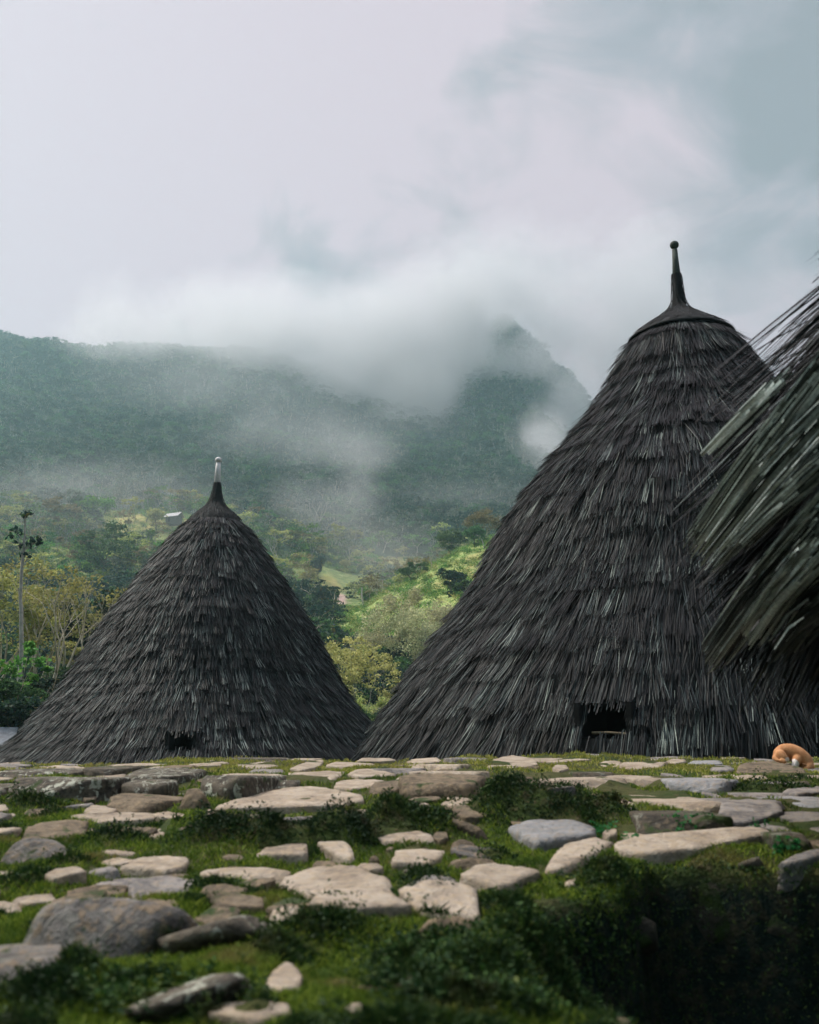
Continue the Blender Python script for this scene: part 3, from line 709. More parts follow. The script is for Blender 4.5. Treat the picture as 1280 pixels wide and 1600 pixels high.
# flagstones filling the paved rim, alike enough that nothing tells them apart
_n = 0
for _k in range(4000):
    if _n >= 60: break
    _d = 1 / random.uniform(1 / 11.4, 1 / 7.2); _x = _d * random.uniform(-.46, .46); _w = random.uniform(.12, .30)
    _r = lambda k: any(abs(_x - h.mean(0)[0]) < np.ptp(h[:, 0]) / 2 + _w * k and abs(_d - h.mean(0)[1]) < np.ptp(h[:, 1]) / 2 + _w * k * 1.15 for h in HULLS if len(h) > 2)
    if _r(.82): continue
    if max(np.exp(-(((_x - m[0]) / m[2]) ** 2 + ((_d - m[1]) / m[3]) ** 2)) * m[4] for m in MOUNDS) > .05: continue
    _ph = random.random() * 6.28; _c = np.array([_x, _d, float(gz(_x, _d)) + EZ - .015])
    _pl = [((random.uniform(-.06, .06), random.uniform(-.10, .0), 1), .040), ((0, 0, -1), .06)] + [((math.cos(q), math.sin(q), random.uniform(0, .15)), _w * random.uniform(.72, 1.05) * (1 if abs(math.cos(q)) > .5 else .95)) for q in [_ph + 6.283 * (j + random.uniform(-.28, .28)) / 6 for j in range(6)]]
    make_stone('paving_stone', 'flat flagstone among many alike in the paved rim below the huts', _pl, _c, (_w, _w, .05), random.choice(['pale', 'pale', 'pale', 'grey', 'brown']), .04, 50, cat='paving stone', group='flagstones of the paved rim')
    HULLS.append(np.array([(_x - _w * .8, _d - _w * .7), (_x + _w * .8, _d - _w * .7), (_x + _w * .8, _d + _w * .7), (_x - _w * .8, _d + _w * .7)])); _n += 1

# flat stones sunk in the mossy slope, alike enough that nothing tells them apart
_n = 0
for _k in range(4000):
    if _n >= 44: break
    _d = 1 / random.uniform(1 / 7.4, 1 / 3.4); _x = _d * random.uniform(-.44, .40); _w = random.uniform(.07, .17) * (_d / 4) ** .4
    if _x > .15 and _d < 4.6: continue
    if any(abs(_x - h.mean(0)[0]) < np.ptp(h[:, 0]) / 2 + _w * .85 and abs(_d - h.mean(0)[1]) < np.ptp(h[:, 1]) / 2 + _w * 1.0 for h in HULLS if len(h) > 2): continue
    if max(np.exp(-(((_x - m[0]) / m[2]) ** 2 + ((_d - m[1]) / m[3]) ** 2)) * m[4] for m in MOUNDS) > .045: continue
    _ph = random.random() * 6.28; _c = np.array([_x, _d, float(gz(_x, _d)) + EZ - .008])
    _pl = [((random.uniform(-.12, .12), random.uniform(-.22, -.04), 1), .036), ((0, 0, -1), .06)] + [((math.cos(q), math.sin(q), random.uniform(-.05, .12)), _w * random.uniform(.70, 1.05) * (1 if abs(math.cos(q)) > .5 else 1.1)) for q in [_ph + 6.283 * (j + random.uniform(-.28, .28)) / 5 for j in range(5)]]
    make_stone('paving_stone', 'flat angular stone among many alike sunk in the mossy slope', _pl, _c, (_w, _w, .05), random.choice(['pale', 'pale', 'brown', 'grey', 'brown']), .045, 50, cat='paving stone', group='flat stones sunk in the mossy slope')
    HULLS.append(np.array([(_x - _w * .8, _d - _w * .8), (_x + _w * .8, _d - _w * .8), (_x + _w * .8, _d + _w * .8), (_x - _w * .8, _d + _w * .8)])); _n += 1

# small stones half sunk in the turf, alike enough that nothing tells them apart
_n = 0
for _k in range(900):
    if _n >= 34: break
    _d = 1 / random.uniform(1 / 9.8, 1 / 3.2); _x = _d * random.uniform(-.42, .42); _w = random.uniform(.05, .15) * (_d / 4) ** .5
    if _x > .15 and _d < 4.5: continue
    if any(abs(_x - h.mean(0)[0]) < np.ptp(h[:, 0]) / 2 + _w * .6 and abs(_d - h.mean(0)[1]) < np.ptp(h[:, 1]) / 2 + _w * .5 for h in HULLS if len(h) > 2): continue
    _ph = random.random() * 6.28; _c = np.array([_x, _d, float(gz(_x, _d)) + EZ - .012])
    _pl = [((random.uniform(-.15, .15), random.uniform(-.25, .05), 1), .026), ((0, 0, -1), .06)] + [((math.cos(q), math.sin(q), random.uniform(0, .4)), _w * random.uniform(.6, 1.1) * (1 if abs(math.cos(q)) > .5 else .75)) for q in [_ph + 6.283 * (j + random.uniform(-.3, .3)) / 6 for j in range(6)]]
    make_stone('stone', 'small stone half buried in the turf between the larger slabs', _pl, _c, (_w, _w * .8, .05), random.choice(['pale', 'brown', 'brown', 'grey', 'slate']), .07, 30, group='small half-buried stones in the turf')
    HULLS.append(np.array([(_x - _w * .8, _d - _w * .6), (_x + _w * .8, _d - _w * .6), (_x + _w * .8, _d + _w * .6), (_x - _w * .8, _d + _w * .6)])); _n += 1

# ------------------------------------------------------------------ thatched conical huts
def hut_profile(axis_px, D, rows):
    """(row, half width in px) of the silhouette -> (radius, height) pairs"""
    out = []
    for y, hw in rows:
        s = D / (CT - (800 - y) / FPX * ST); a = hw / FPX
        z = D * ratio(y)
        out.append((s * a / math.sqrt(1 + a * a), z))
    return out
def prof_at(prof):
    """samples a profile (bottom to top) by arc length"""
    p = np.array(prof, float); seg = np.hypot(*np.diff(p, axis=0).T); s = np.concatenate([[0], np.cumsum(seg)])
    return (lambda q: np.interp(q, s, p[:, 0])), (lambda q: np.interp(q, s, p[:, 1])), s[-1]
def strands(mb, prof, tiers, length, width, per_m, g, facing, lift=.06, wave=.25, hang=.25, jit=.25, back=.35, skip=None, mi=1, tierjit=.1, bundle=.2):
    """ragged thatch: rings of hanging fibre ribbons; prof runs from bottom to top"""
    fr, fz, L = prof_at(prof)
    for k in range(tiers):
        s0 = L * (k / tiers) + g.uniform(-tierjit, tierjit) * L / tiers
        r = max(float(fr(max(s0, 0))), .05)
        n = int(2 * np.pi * r * per_m)
        a = g.random(n) * 2 * np.pi
        keep = (np.cos(a - facing) > -.25) | (g.random(n) < back)
        a = a[keep]; n = len(a)
        bi = np.floor(a * r / bundle).astype(int); nb = bi.max() + 1 if n else 1
        bo, bt, bl, bc = g.normal(size=nb)[bi], g.normal(size=nb)[bi], g.random(nb)[bi], g.random(nb)[bi]     # fibres hang in tied bundles
        wv = wave * (L / tiers) * (fbm(a * r * .45, k * 7.7, 1.5, 3) * 1.6 + .42 * bo)
        ln = length * (1 + jit * g.normal(size=n)).clip(.45, 1.7)
        tip = s0 - hang * g.random(n) ** 1.5 + wv
        root = tip + ln
        root = np.minimum(root, L)
        tw = g.normal(size=n) * .17 + .16 * bt + .20 * fbm(a * r * .5, k * 5.0, 4.5, 2)
        lf = lift * (.35 + .35 * g.random(n) + .75 * bl ** 2)
        tone = np.clip(.50 * bc + .62 * g.random(n) - .06, 0, 1)
        wd = width * (.5 + 1.0 * g.random(n))
        if skip is not None:
            m = ~skip(a, fz(np.maximum(tip, 0)), fz(np.maximum(root, 0)))
            a, ln, tip, root, tw, lf, wd, tone = [q[m] for q in (a, ln, tip, root, tw, lf, wd, tone)]; n = len(a)
        rows = []
        for q in (0, .5, 1.0):
            ss = root + (tip - root) * q
            rr = fr(np.clip(ss, 0, L)) + .02 + lf * q ** 1.6
            # below the profile's foot the strands run on in the last direction
            under = np.minimum(ss, 0)
            dr = (fr(.3) - fr(0)) / .3; dz = (fz(.3) - fz(0)) / .3
            rr = rr + under * dr * .3
            zz = fz(np.clip(ss, 0, L)) + under * max(dz, .6) + .02 + lf * .25 * q
            aa = a + tw * q * ln / np.maximum(rr, .3) * .5
            rows.append((rr, zz, aa))
        roll = g.normal(size=n) * .45
        V = np.zeros((n, 6, 3))
        for j, (rr, zz, aa) in enumerate(rows):
            ww = wd * (1.0, .95, .35)[j] * .5
            cx, cy = np.cos(aa), np.sin(aa)
            tx, ty = -cy * np.cos(roll) + cx * np.sin(roll), cx * np.cos(roll) + cy * np.sin(roll)
            V[:, j * 2] = np.stack([rr * cx - tx * ww, rr * cy - ty * ww, zz], -1)
            V[:, j * 2 + 1] = np.stack([rr * cx + tx * ww, rr * cy + ty * ww, zz], -1)
        b = np.arange(n)[:, None] * 6
        mb.add(V.reshape(-1, 3), np.concatenate([b + np.array([0, 1, 3, 2]), b + np.array([2, 3, 5, 4])]), mi, tone=np.repeat(tone, 6))

def wrap(a): return (a + np.pi) % (2 * np.pi) - np.pi
def cone_core(mb, prof, door=None, sides=220, mi=0, shrink=.03):
    """the closed thatch body under the strands, with a hole where the doorway is"""
    fr, fz, L = prof_at(prof)
    m = 90; s = np.linspace(0, L, m); a = np.linspace(-np.pi, np.pi, sides, endpoint=False) + np.pi / sides
    r = np.maximum(fr(s) - shrink, .02); z = fz(s)
    V = np.stack([r[:, None] * np.cos(a), r[:, None] * np.sin(a), np.repeat(z[:, None], sides, 1)], -1).reshape(-1, 3)
    i, k = np.meshgrid(np.arange(m - 1), np.arange(sides), indexing='ij'); k2 = (k + 1) % sides
    F = np.stack([i * sides + k, i * sides + k2, (i + 1) * sides + k2, (i + 1) * sides + k], -1).reshape(-1, 4)
    if door is not None:
        c = V[F].mean(1); ad = wrap(np.arctan2(c[:, 1], c[:, 0]) - door[0])
        F = F[~((np.abs(ad) < door[1]) & (c[:, 2] > door[2]) & (c[:, 2] < door[3]))]
    mb.add(V, F, mi, True)

def make_hut(label, base_px, base_row, D, rows, cap_rows, pole_rows, knob, door_px, tiers, thatch, per_m, wid, length, lift, pole_mat, seed, lower_rows=None):
    g = np.random.default_rng(seed)
    ax = P(base_px, base_row, D); org = np.array([ax.x, D, EZ + PLAT + DROP - .02])
    up = lambda q: [(r, z + EZ - org[2]) for r, z in q]
    h = thing('thatched_hut', tuple(org), label, 'hut', 'conical thatched huts')
    prof = up(hut_profile(base_px, D, rows))[::-1]
    # run the skirt down to the ground
    (r0, z0), (r1, z1) = prof[0], prof[1]
    prof = [(r0 + (r0 - r1) / (z1 - z0) * z0, 0.02)] + prof
    facing = math.atan2(-org[1], -org[0])
    x0, x1, y0, y1 = door_px
    # doorway: azimuth and heights on the near side of the cone
    Rb = prof[0][0]; dn = D - Rb * .88
    q = P((x0 + x1) / 2, (y0 + y1) / 2, dn); da = math.atan2(q.y - org[1], q.x - org[0])
    hwid = (x1 - x0) / 2 * scale_at(y0, dn)
    z_lo = P(0, y1, dn).z - org[2]; z_hi = P(0, y0, dn).z - org[2]
    rad = float(np.interp((z_lo + z_hi) / 2, [p[1] for p in prof], [p[0] for p in prof]))
    dh = hwid / rad
    mb = MB()
    cone_core(mb, prof, (da, dh, z_lo, z_hi))
    def skip(a, zt, zr):
        ad = np.abs(wrap(a - da)); return (ad < dh * (.93 + .10 * g.random(len(a)))) & (zt < z_hi + .02) & (zr > z_lo + .10)
    strands(mb, prof, tiers, length, wid, per_m * 1.3, g, facing, lift=lift, skip=skip, hang=.06, wave=.36, jit=.10, tierjit=.30)
    strands(mb, prof, tiers, length * .9, wid, per_m * .16, g, facing, lift=lift * .9, wave=1.1, jit=.35, skip=skip)
    # loose stray stalks
    strands(mb, prof, tiers * 2, length * .9, wid * .55, per_m * .06, g, facing, lift=lift * 1.7, wave=.8, jit=.4, skip=skip)
    # thick brow over the doorway
    n = int(hwid * 2 * 200); qd = g.uniform(-1.7, 1.7, n); a = da + qd * dh; zt = z_hi + .05 - .20 * g.random(n) ** 2.5 + .18 * np.maximum(np.abs(qd) - 1, 0) + .05 * fbm(qd * 3, 1.0, 2.0, 2); zr = zt + .45 * g.uniform(.6, 1.2, n)
    zs = [p[1] for p in prof]; rs = [p[0] for p in prof]
    V = np.zeros((n, 6, 3)); roll = g.normal(size=n) * .4
    for j, f in enumerate((0, .5, 1)):
        z = zr + (zt - zr) * f; r = np.interp(z, zs, rs) + .02 + (.08 + .08 * g.random(n)) * f
        for sd_ in (0, 1):
            aa = a + (sd_ - .5) * wid / rad
            V[:, j * 2 + sd_] = np.stack([r * np.cos(aa), r * np.sin(aa), z + (sd_ - .5) * wid * roll], -1)
    b = np.arange(n)[:, None] * 6
    mb.add(V.reshape(-1, 3), np.concatenate([b + np.array([0, 1, 3, 2]), b + np.array([2, 3, 5, 4])]), 1, tone=np.repeat(g.random(n) * .85, 6))
    roof = mb.build('thatched_roof', [M_CORE, thatch], h)
    # doorway: jambs, lintel and sill lining the opening
    db = MB(); ca, sa = math.cos(da), math.sin(da)
    def put(x0_, x1_, r0_, r1_, z0_, z1_):
        v, f = box(r0_, r1_, x0_, x1_, z0_, z1_)
        v = np.stack([v[:, 0] * ca - v[:, 1] * sa, v[:, 0] * sa + v[:, 1] * ca, v[:, 2]], -1); db.add(v, f)
    rin, rout = rad - 1.2, float(np.interp(z_lo, zs, rs)) - .02
    put(-hwid - .06, -hwid + .02, rin, rout, z_lo, z_hi); put(hwid - .02, hwid + .06, rin, rout, z_lo, z_hi)
    put(-hwid - .06, hwid + .06, rin, float(np.interp(z_hi, zs, rs)), z_hi + .003, z_hi + .08); put(-hwid - .06, hwid + .06, rin, rout, z_lo - .08, z_lo - .003)
    put(-hwid, hwid, rin - .06, rin - .003, z_lo, z_hi)
    door = db.build('doorway', M_DARKWOOD, h)
    # cap of palm fibre drawn up round the pole, then the pole and its knob
    cp = up(hut_profile(base_px, D, cap_rows))
    fr_ = [(cp[-1][0] - .10, cp[-1][1] - .02), (cp[-1][0] - .02, cp[-1][1] - .05)]
    cprof = cp + [(cp[-1][0] + .015, cp[-1][1] - .045)] + fr_[::-1]
    v, f = lathe([(max(r, .01), z) for r, z in cprof], 64)
    an = np.arctan2(v[:, 1], v[:, 0]); rr = np.hypot(v[:, 0], v[:, 1])
    k = 1 + .035 * fbm(an * 6, v[:, 2] * 3, 3.0, 3); v[:, 0] *= k; v[:, 1] *= k
    mb = MB(); mb.add(v, f, 0, True)
    strands(mb, [(r, z) for r, z in cp[::-1]], 14, .35, wid * .7, per_m * .8, g, facing, lift=.018, hang=.05, wave=.3, jit=.3, mi=0)
    mb.build('fibre_cap', M_CAP, h)
    pp = up(hut_profile(base_px, D, pole_rows))
    ztop = pp[0][1]
    mb = MB(); v, f = lathe([(.008, ztop)] + pp + [(.02, pp[-1][1] - .1)], 16); mb.add(v, f, 0, True)
    pole = mb.build('finial', pole_mat, h)
    kz = D * ratio(knob[0]) + EZ - org[2]; kr = knob[1] * scale_at(knob[0], D)
    th = np.linspace(np.pi / 2, -np.pi / 2, 12)
    mb = MB(); v, f = lathe([(max(kr * math.cos(x), .003), kz + kr * .95 * math.sin(x)) for x in th], 18); mb.add(v, f, 0, True)
    mb.build('knob', pole_mat, pole)
    return h, org, da, hwid, z_lo, z_hi, rad, rout

HL = make_hut('smaller conical thatched hut with a white-tipped finial, standing farther back', 318, 1195, 34.0,
    [(818, 42), (828, 52), (838, 60), (850, 70), (880, 91), (920, 119), (980, 160), (1030, 188), (1080, 218), (1130, 258), (1160, 284), (1185, 312)],
    [(755, 5), (772, 7), (786, 11.5), (795, 19), (803, 29), (811, 38), (818, 43)],
    [(722, 3.4), (735, 4.2), (756, 5.0)], (719, 5.2), (264, 304, 1143, 1172), 29, M_THATCH_L, 44, .023, .58, .13, M_POLEWHITE, 3)
HR = make_hut('largest conical thatched hut with a dark doorway and tall finial, towering over the stones', 1112, 1190, 20.7,
    [(532, 72), (545, 84), (560, 96), (590, 110), (622, 131), (653, 157), (694, 192), (739, 235), (780, 269), (825, 305), (880, 339), (931, 371), (981, 416), (1036, 467), (1090, 514), (1140, 555), (1180, 586)],
    [(430, 6.6), (450, 7.6), (470, 9.5), (480, 12), (490, 22), (500, 36), (512, 54), (524, 72), (530, 80)],
    [(390, 4.0), (410, 5.0), (431, 6.4)], (383, 7.0), (884, 966, 1095, 1152), 26, M_THATCH, 74, .015, .64, .13, M_POLEGREY, 5)
# the bamboo rail across the doorway of the large hut
h, org, da, hwid, zl, zh, rad, rout = HR
mb = MB(); ca, sa = math.cos(da), math.sin(da)
p0 = np.array([ca * (rout - .12) + sa * hwid * .55, sa * (rout - .12) - ca * hwid * .55, zl + .07]); p1 = np.array([ca * (rout - .12) - sa * hwid * .9, sa * (rout - .12) + ca * hwid * .9, zl + .05])
v, f = tube([p0, (p0 + p1) / 2 + np.array([0, 0, .01]), p1], [.022, .02, .018], 8); mb.add(v, f, 0, True)
mb.build('door_rail', M_BAMBOO, h)

# near hut: only the shaggy edge of its roof reaches into the view
def near_hut():
    g = np.random.default_rng(11)
    cx, cy = 4.24, 4.93
    gzv = float(g0(cx, cy)) + EZ
    h = thing('thatched_hut', (cx, cy, gzv), 'near hut seen only as a shaggy grey thatch edge at the right border', 'hut', 'conical thatched huts')
    e = EZ - gzv
    prof = [(2.12, .40 + e), (2.20, .8 + e), (2.20, 1.15 + e), (2.02, 1.8 + e), (1.66, 2.40 + e), (1.34, 2.90 + e), (.72, 3.8 + e), (.06, 4.7 + e)]
    facing = math.atan2(-cy, -cx)
    mb = MB(); cone_core(mb, prof)
    fr, fz, L = prof_at(prof)
    # a ceiling closes the underside
    a = np.linspace(0, 2 * np.pi, 48, endpoint=False)
    v, f = lathe([(2.09, .41 + e), (1.2, .50 + e), (.01, .55 + e)], 48); mb.add(v, f, 0, True)
    zs = [p[1] for p in prof]; rs = [p[0] for p in prof]
    # overhanging layers: tip height, tip radius, how steeply the layer leans, length
    for (zt, rt, sl, ln, per) in [(.46, 2.40, 1.6, .8, 110), (.74, 2.56, .98, 1.1, 75), (1.16, 2.64, .90, 1.45, 95), (1.76, 2.50, .95, 1.2, 90), (2.30, 2.05, .95, 1.0, 100), (2.72, 1.66, 1.0, .9, 100), (3.1, 1.36, 1.3, .5, 130), (3.55, 1.04, 1.35, .5, 130), (4.0, .72, 1.4, .45, 120)]:
        for layer in range(2):
            n = int(2 * np.pi * rt * per * (1.25, .5)[layer])
            a = g.random(n) * 2 * np.pi
            a = a[(np.cos(a - facing) > -.2) | (g.random(n) < .3)]; n = len(a)
            clump = fbm(a * rt * 2.6, zt * 9, 2.5, 3); c2 = fbm(a * rt * 9, zt * 5, 7.5, 2)
            out = g.normal(size=n) * .05 + clump * .26 - .25 * layer * .5 - .10 * g.random(n)
            L_ = ln * np.clip(1 + .22 * g.normal(size=n), .5, 1.5)
            r1 = rt - .03 + out; z1 = zt + e - clump * .10 + g.normal(size=n) * .07 + c2 * .06 - (.12 * layer)
            ang = math.atan(sl) + g.normal(size=n) * .06 + .10 * c2
            r0 = np.maximum(r1 - L_ * np.cos(ang), .02); z0 = z1 + L_ * np.sin(ang)
            r0 = np.minimum(r0, np.interp(z0, zs, rs) + .03)
            roll = g.normal(size=n) * .5; wd = .0075 * (.5 + 1.5 * g.random(n) ** 2 + .6 * layer)
            bi = np.floor(a * rt / .12).astype(int); nb = bi.max() + 1
            bo, bt, bl, bc = g.normal(size=nb)[bi].clip(-1.3, 1.3), g.normal(size=nb)[bi], g.normal(size=nb)[bi].clip(-1.5, 1.1), g.random(nb)[bi]
            tone = np.clip((.80 * bc + .42 * g.random(n) - .12) * (.62 if zt < .9 else .84), 0, 1)
            r1 = r1 + .11 * bl; z1 = z1 + .13 * bo; r0 = np.maximum(r1 - L_ * np.cos(ang), .02); z0 = z1 + L_ * np.sin(ang); r0 = np.minimum(r0, np.interp(z0, zs, rs) + .03)
            tw = g.normal(size=n) * .07 + .10 * bt + .10 * clump
            V = np.zeros((n, 8, 3))
            for j, q in enumerate((0, .4, .75, 1.0)):
                rr = r0 + (r1 - r0) * q ; zz = z0 + (z1 - z0) * q + .02 * np.sin(q * np.pi)
                aa = a + tw * (q - .3) * L_ / np.maximum(rr, .4) * .4
                c_, s_ = np.cos(aa), np.sin(aa)
                tx, ty = -s_ * np.cos(roll) + c_ * np.sin(roll), c_ * np.cos(roll) + s_ * np.sin(roll)
                ww = wd * (1, 1, .9, .4)[j]
                V[:, j * 2] = np.stack([rr * c_ - tx * ww, rr * s_ - ty * ww, zz], -1); V[:, j * 2 + 1] = np.stack([rr * c_ + tx * ww, rr * s_ + ty * ww, zz], -1)
            b = np.arange(n)[:, None] * 8
            mb.add(V.reshape(-1, 3), np.concatenate([b + np.array([0, 1, 3, 2]), b + np.array([2, 3, 5, 4]), b + np.array([4, 5, 7, 6])]), 1, tone=np.repeat(tone, 8))
    def near_d(px, py):                     # forward distance of the roof surface at a pixel
        d_ = 5.3; Y = (800 - py) / FPX; az = math.atan((px - 640) / FPX / (CT - Y * ST)); Dc = math.hypot(cx, cy); dl = math.atan2(cx, cy) - az
        for _ in range(5):
            R_ = float(np.interp(d_ * ratio(py), [.46, .74, 1.16, 1.76, 2.3, 2.72, 3.2, 3.8], [2.40, 2.56, 2.64, 2.5, 2.05, 1.66, 1.12, .6]))
            q_ = R_ ** 2 - (Dc * math.sin(dl)) ** 2
            d_ = (Dc * math.cos(dl) - math.sqrt(max(q_, 0))) * math.cos(az)
        return d_ - .07
    # thick pale bundles that have slipped loose along the silhouette
    for (x0, y0, x1, y1, wpx, tn, cnt, dpt) in [(1300, 575, 1088, 858, 20, .86, 110, 5.35), (1310, 640, 1112, 872, 15, .74, 80, 5.35), (1310, 800, 1168, 985, 17, .97, 150, 5.2), (1300, 790, 1108, 1030, 12, .66, 110, 5.25), (1225, 590, 1112, 705, 10, .84, 40, 5.4),
                                                 (1310, 700, 1150, 850, 13, .80, 90, 5.3), (1320, 620, 1200, 740, 20, .72, 80, 5.3), (1320, 900, 1215, 1010, 14, .58, 60, 5.15)]:
        O_ = np.array([cx, cy, gzv]); A_ = np.array(P(x0, y0, near_d(x0, y0))) - O_; B2 = np.array(P(x1, y1, near_d(x1, y1))) - O_; xm_, ym_ = (x0 + x1) / 2, (y0 + y1) / 2; bul = np.array(P(xm_, ym_, near_d(xm_, ym_))) - O_ - (A_ + B2) / 2; cnt = int(cnt * 1.7); dpt = near_d(xm_, ym_)
        px_ = scale_at((y0 + y1) / 2, dpt); di = unit(B2 - A_); sd_ = unit(np.cross(di, np.array([0, -1.0, 0]))); dp = np.cross(di, sd_)
        n = cnt; o1 = g.normal(size=n).clip(-1.4, 1.4) * wpx * px_ * .8; o2 = g.normal(size=n) * .045; f0 = g.uniform(-.1, .5, n); f1 = 1 - .16 * g.random(n) ** 2; fan = g.normal(size=n).clip(-1, 1) * .35
        tone = np.clip(tn + g.normal(size=n) * .22 + .12 * np.sin(o1 / (px_ * 4)), 0, 1); wd = .0045 * (.6 + 1.2 * g.random(n)); V = np.zeros((n, 6, 3)); roll = g.normal(size=n) * .6
        for j, q in enumerate((0, .5, 1.0)):
            f = f0 + (f1 - f0) * q
            c_ = A_ + (B2 - A_) * f[:, None] + bul * (4 * f * (1 - f))[:, None] + sd_ * (o1 * (1 + fan * (f - .3)))[:, None] + dp * (o2 + .03 * np.sin(q * 3.1))[:, None]
            wv_ = (sd_ * np.cos(roll)[:, None] + dp * np.sin(roll)[:, None]) * (wd * (1, 1, .5)[j])[:, None]
            V[:, j * 2] = c_ - wv_; V[:, j * 2 + 1] = c_ + wv_
        b = np.arange(n)[:, None] * 6
        mb.add(V.reshape(-1, 3), np.concatenate([b + np.array([0, 1, 3, 2]), b + np.array([2, 3, 5, 4])]), 1, tone=np.repeat(tone, 6))
    mb.build('thatched_roof', [M_CORE, M_THATCH_N], h)
    # posts and floor that carry it, off to the side of the view
    for k in range(6):
        q = facing + math.pi + k * math.pi / 3 + .4
        v, f = lathe([(.01, .5 + e), (.09, .5 + e), (.10, .2), (.11, -.25), (.01, -.25)], 12, (1.05 * math.cos(q), 1.05 * math.sin(q), 0))
        mb = MB(); mb.add(v, f, 0, True); mb.build('post', M_DARKWOOD, h)
    mb = MB(); v, f = lathe([(.01, .48), (1.2, .48), (1.22, .44), (1.2, .40), (.01, .40)], 40); mb.add(v, f); mb.build('floor', M_DARKWOOD, h)
near_hut()

# ------------------------------------------------------------------ the valley sides: photo row of the ground at each distance
HC = np.array([-900, -300, 0, 130, 250, 400, 500, 560, 620, 690, 740, 790, 830, 885, 930, 1000, 1150, 1300, 1700, 2300], float)
HD = np.array([58, 75, 110, 160, 210, 235, 265, 310, 360, 430, 520, 640, 760, 870, 930, 1000, 1250], float)
HY = np.array([
 # -900  -300    0   130   250   400   500   560   620   690   740   790   830   885   930  1000  1150  1300  1700  2300
 [1200, 1195, 1190, 1190, 1190, 1190, 1190, 1190, 1190, 1190, 1190, 1190, 1190, 1190, 1190, 1190, 1190, 1190, 1190, 1195],
 [1150, 1160, 1165, 1165, 1165, 1165, 1150, 1140, 1130, 1120, 1110, 1110, 1110, 1110, 1110, 1110, 1110, 1110, 1120, 1150],
 [1060, 1080, 1090, 1090, 1090, 1080, 1075, 1065, 1040, 1020, 1010, 1000, 1000, 1000, 1000, 1000, 1000, 1000, 1010, 1080],
 [ 985, 1010, 1020, 1020, 1015, 1010, 1010,  990,  965,  935,  915,  905,  905,  905,  910,  915,  920,  920,  930, 1020],
 [ 920,  945,  960,  962,  960,  960,  962,  950,  915,  878,  852,  838,  835,  840,  850,  860,  870,  870,  880,  970],
 [ 895,  915,  930,  935,  935,  940,  945,  950,  915,  872,  845,  830,  828,  832,  842,  852,  865,  868,  878,  955],
 [ 868,  888,  898,  905,  908,  920,  930,  945,  935,  905,  885,  865,  860,  862,  868,  875,  880,  880,  890,  945],
 [ 835,  852,  858,  868,  872,  890,  905,  920,  922,  910,  900,  890,  886,  886,  888,  890,  890,  890,  890,  940],
 [ 808,  822,  822,  815,  808,  832,  862,  880,  885,  882,  878,  872,  870,  870,  870,  870,  870,  870,  870,  930],
 [ 775,  785,  785,  785,  785,  800,  815,  828,  835,  836,  836,  836,  836,  836,  836,  836,  836,  840,  850,  910],
 [ 715,  725,  728,  732,  738,  750,  762,  772,  780,  785,  782,  780,  785,  792,  796,  800,  800,  805,  820,  890],
 [ 640,  650,  655,  662,  668,  678,  692,  705,  715,  722,  700,  690,  705,  728,  745,  760,  770,  780,  800,  870],
 [ 570,  580,  588,  595,  600,  610,  628,  645,  665,  680,  610,  590,  622,  665,  700,  730,  750,  765,  790,  860],
 [ 515,  525,  528,  548,  552,  556,  575,  610,  642,  660,  540,  505,  535,  590,  650,  705,  740,  760,  790,  860],
 [ 512,  520,  530,  552,  556,  560,  578,  612,  645,  665,  560,  520,  545,  600,  660,  715,  745,  765,  795,  860],
 [ 530,  540,  560,  580,  585,  590,  610,  640,  670,  690,  620,  590,  610,  650,  690,  740,  765,  785,  815,  870],
 [ 700,  700,  700,  720,  720,  730,  750,  770,  790,  800,  790,  790,  800,  820,  830,  840,  850,  860,  890,  930]], float)
def hill_row(px, d):
    """photo row of the hillside, smoothly interpolated"""
    px = np.asarray(px, float); d = np.asarray(d, float)
    ci = np.clip(np.searchsorted(HC, px) - 1, 0, len(HC) - 2); u = np.clip((px - HC[ci]) / (HC[ci + 1] - HC[ci]), 0, 1); u = u * u * (3 - 2 * u) * .5 + u * .5
    di = np.clip(np.searchsorted(HD, d) - 1, 0, len(HD) - 2); v = np.clip((d - HD[di]) / (HD[di + 1] - HD[di]), 0, 1)
    return (HY[di, ci] * (1 - u) + HY[di, ci + 1] * u) * (1 - v) + (HY[di + 1, ci] * (1 - u) + HY[di + 1, ci + 1] * u) * v
def hill(px, d):
    px = np.asarray(px, float); d = np.asarray(d, float)
    y = hill_row(px, d); Y = (800 - y) / FPX; s = d / (CT - Y * ST)
    x = (px - 640) / FPX * s; z = s * (ST + Y * CT)
    amp = np.interp(d, [58, 110, 250, 420, 600, 850], [.5, 1.5, 2.0, 3.0, 13, 16])
    nz = fbm(x * .012, d * .012, 4.4, 5) + .6 * (np.abs(vnoise(x * .011 + 3, d * .004, 1.0)) - .4) * sstep(d, 380, 600)
    return x, z + amp * nz
pxs = np.linspace(-900, 2300, 460); ds = np.concatenate([np.linspace(58, 230, 70), np.linspace(233, 420, 75), np.linspace(425, 960, 150), np.linspace(970, 1250, 20)])
A, B_ = np.meshgrid(pxs, ds); xs, zs_ = hill(A, B_)
na = len(pxs); i, k = np.meshgrid(np.arange(len(ds) - 1), np.arange(na - 1), indexing='ij')
mb = MB(); mb.add(np.stack([xs, B_, zs_ + EZ], -1).reshape(-1, 3), np.stack([i * na + k, i * na + k + 1, (i + 1) * na + k + 1, (i + 1) * na + k], -1).reshape(-1, 4), 0, True)
hills = mb.build('hills', M_HILL); tag(hills, 'forested mountainside with grassy spur and terrace under low cloud', 'hills', kind='structure')
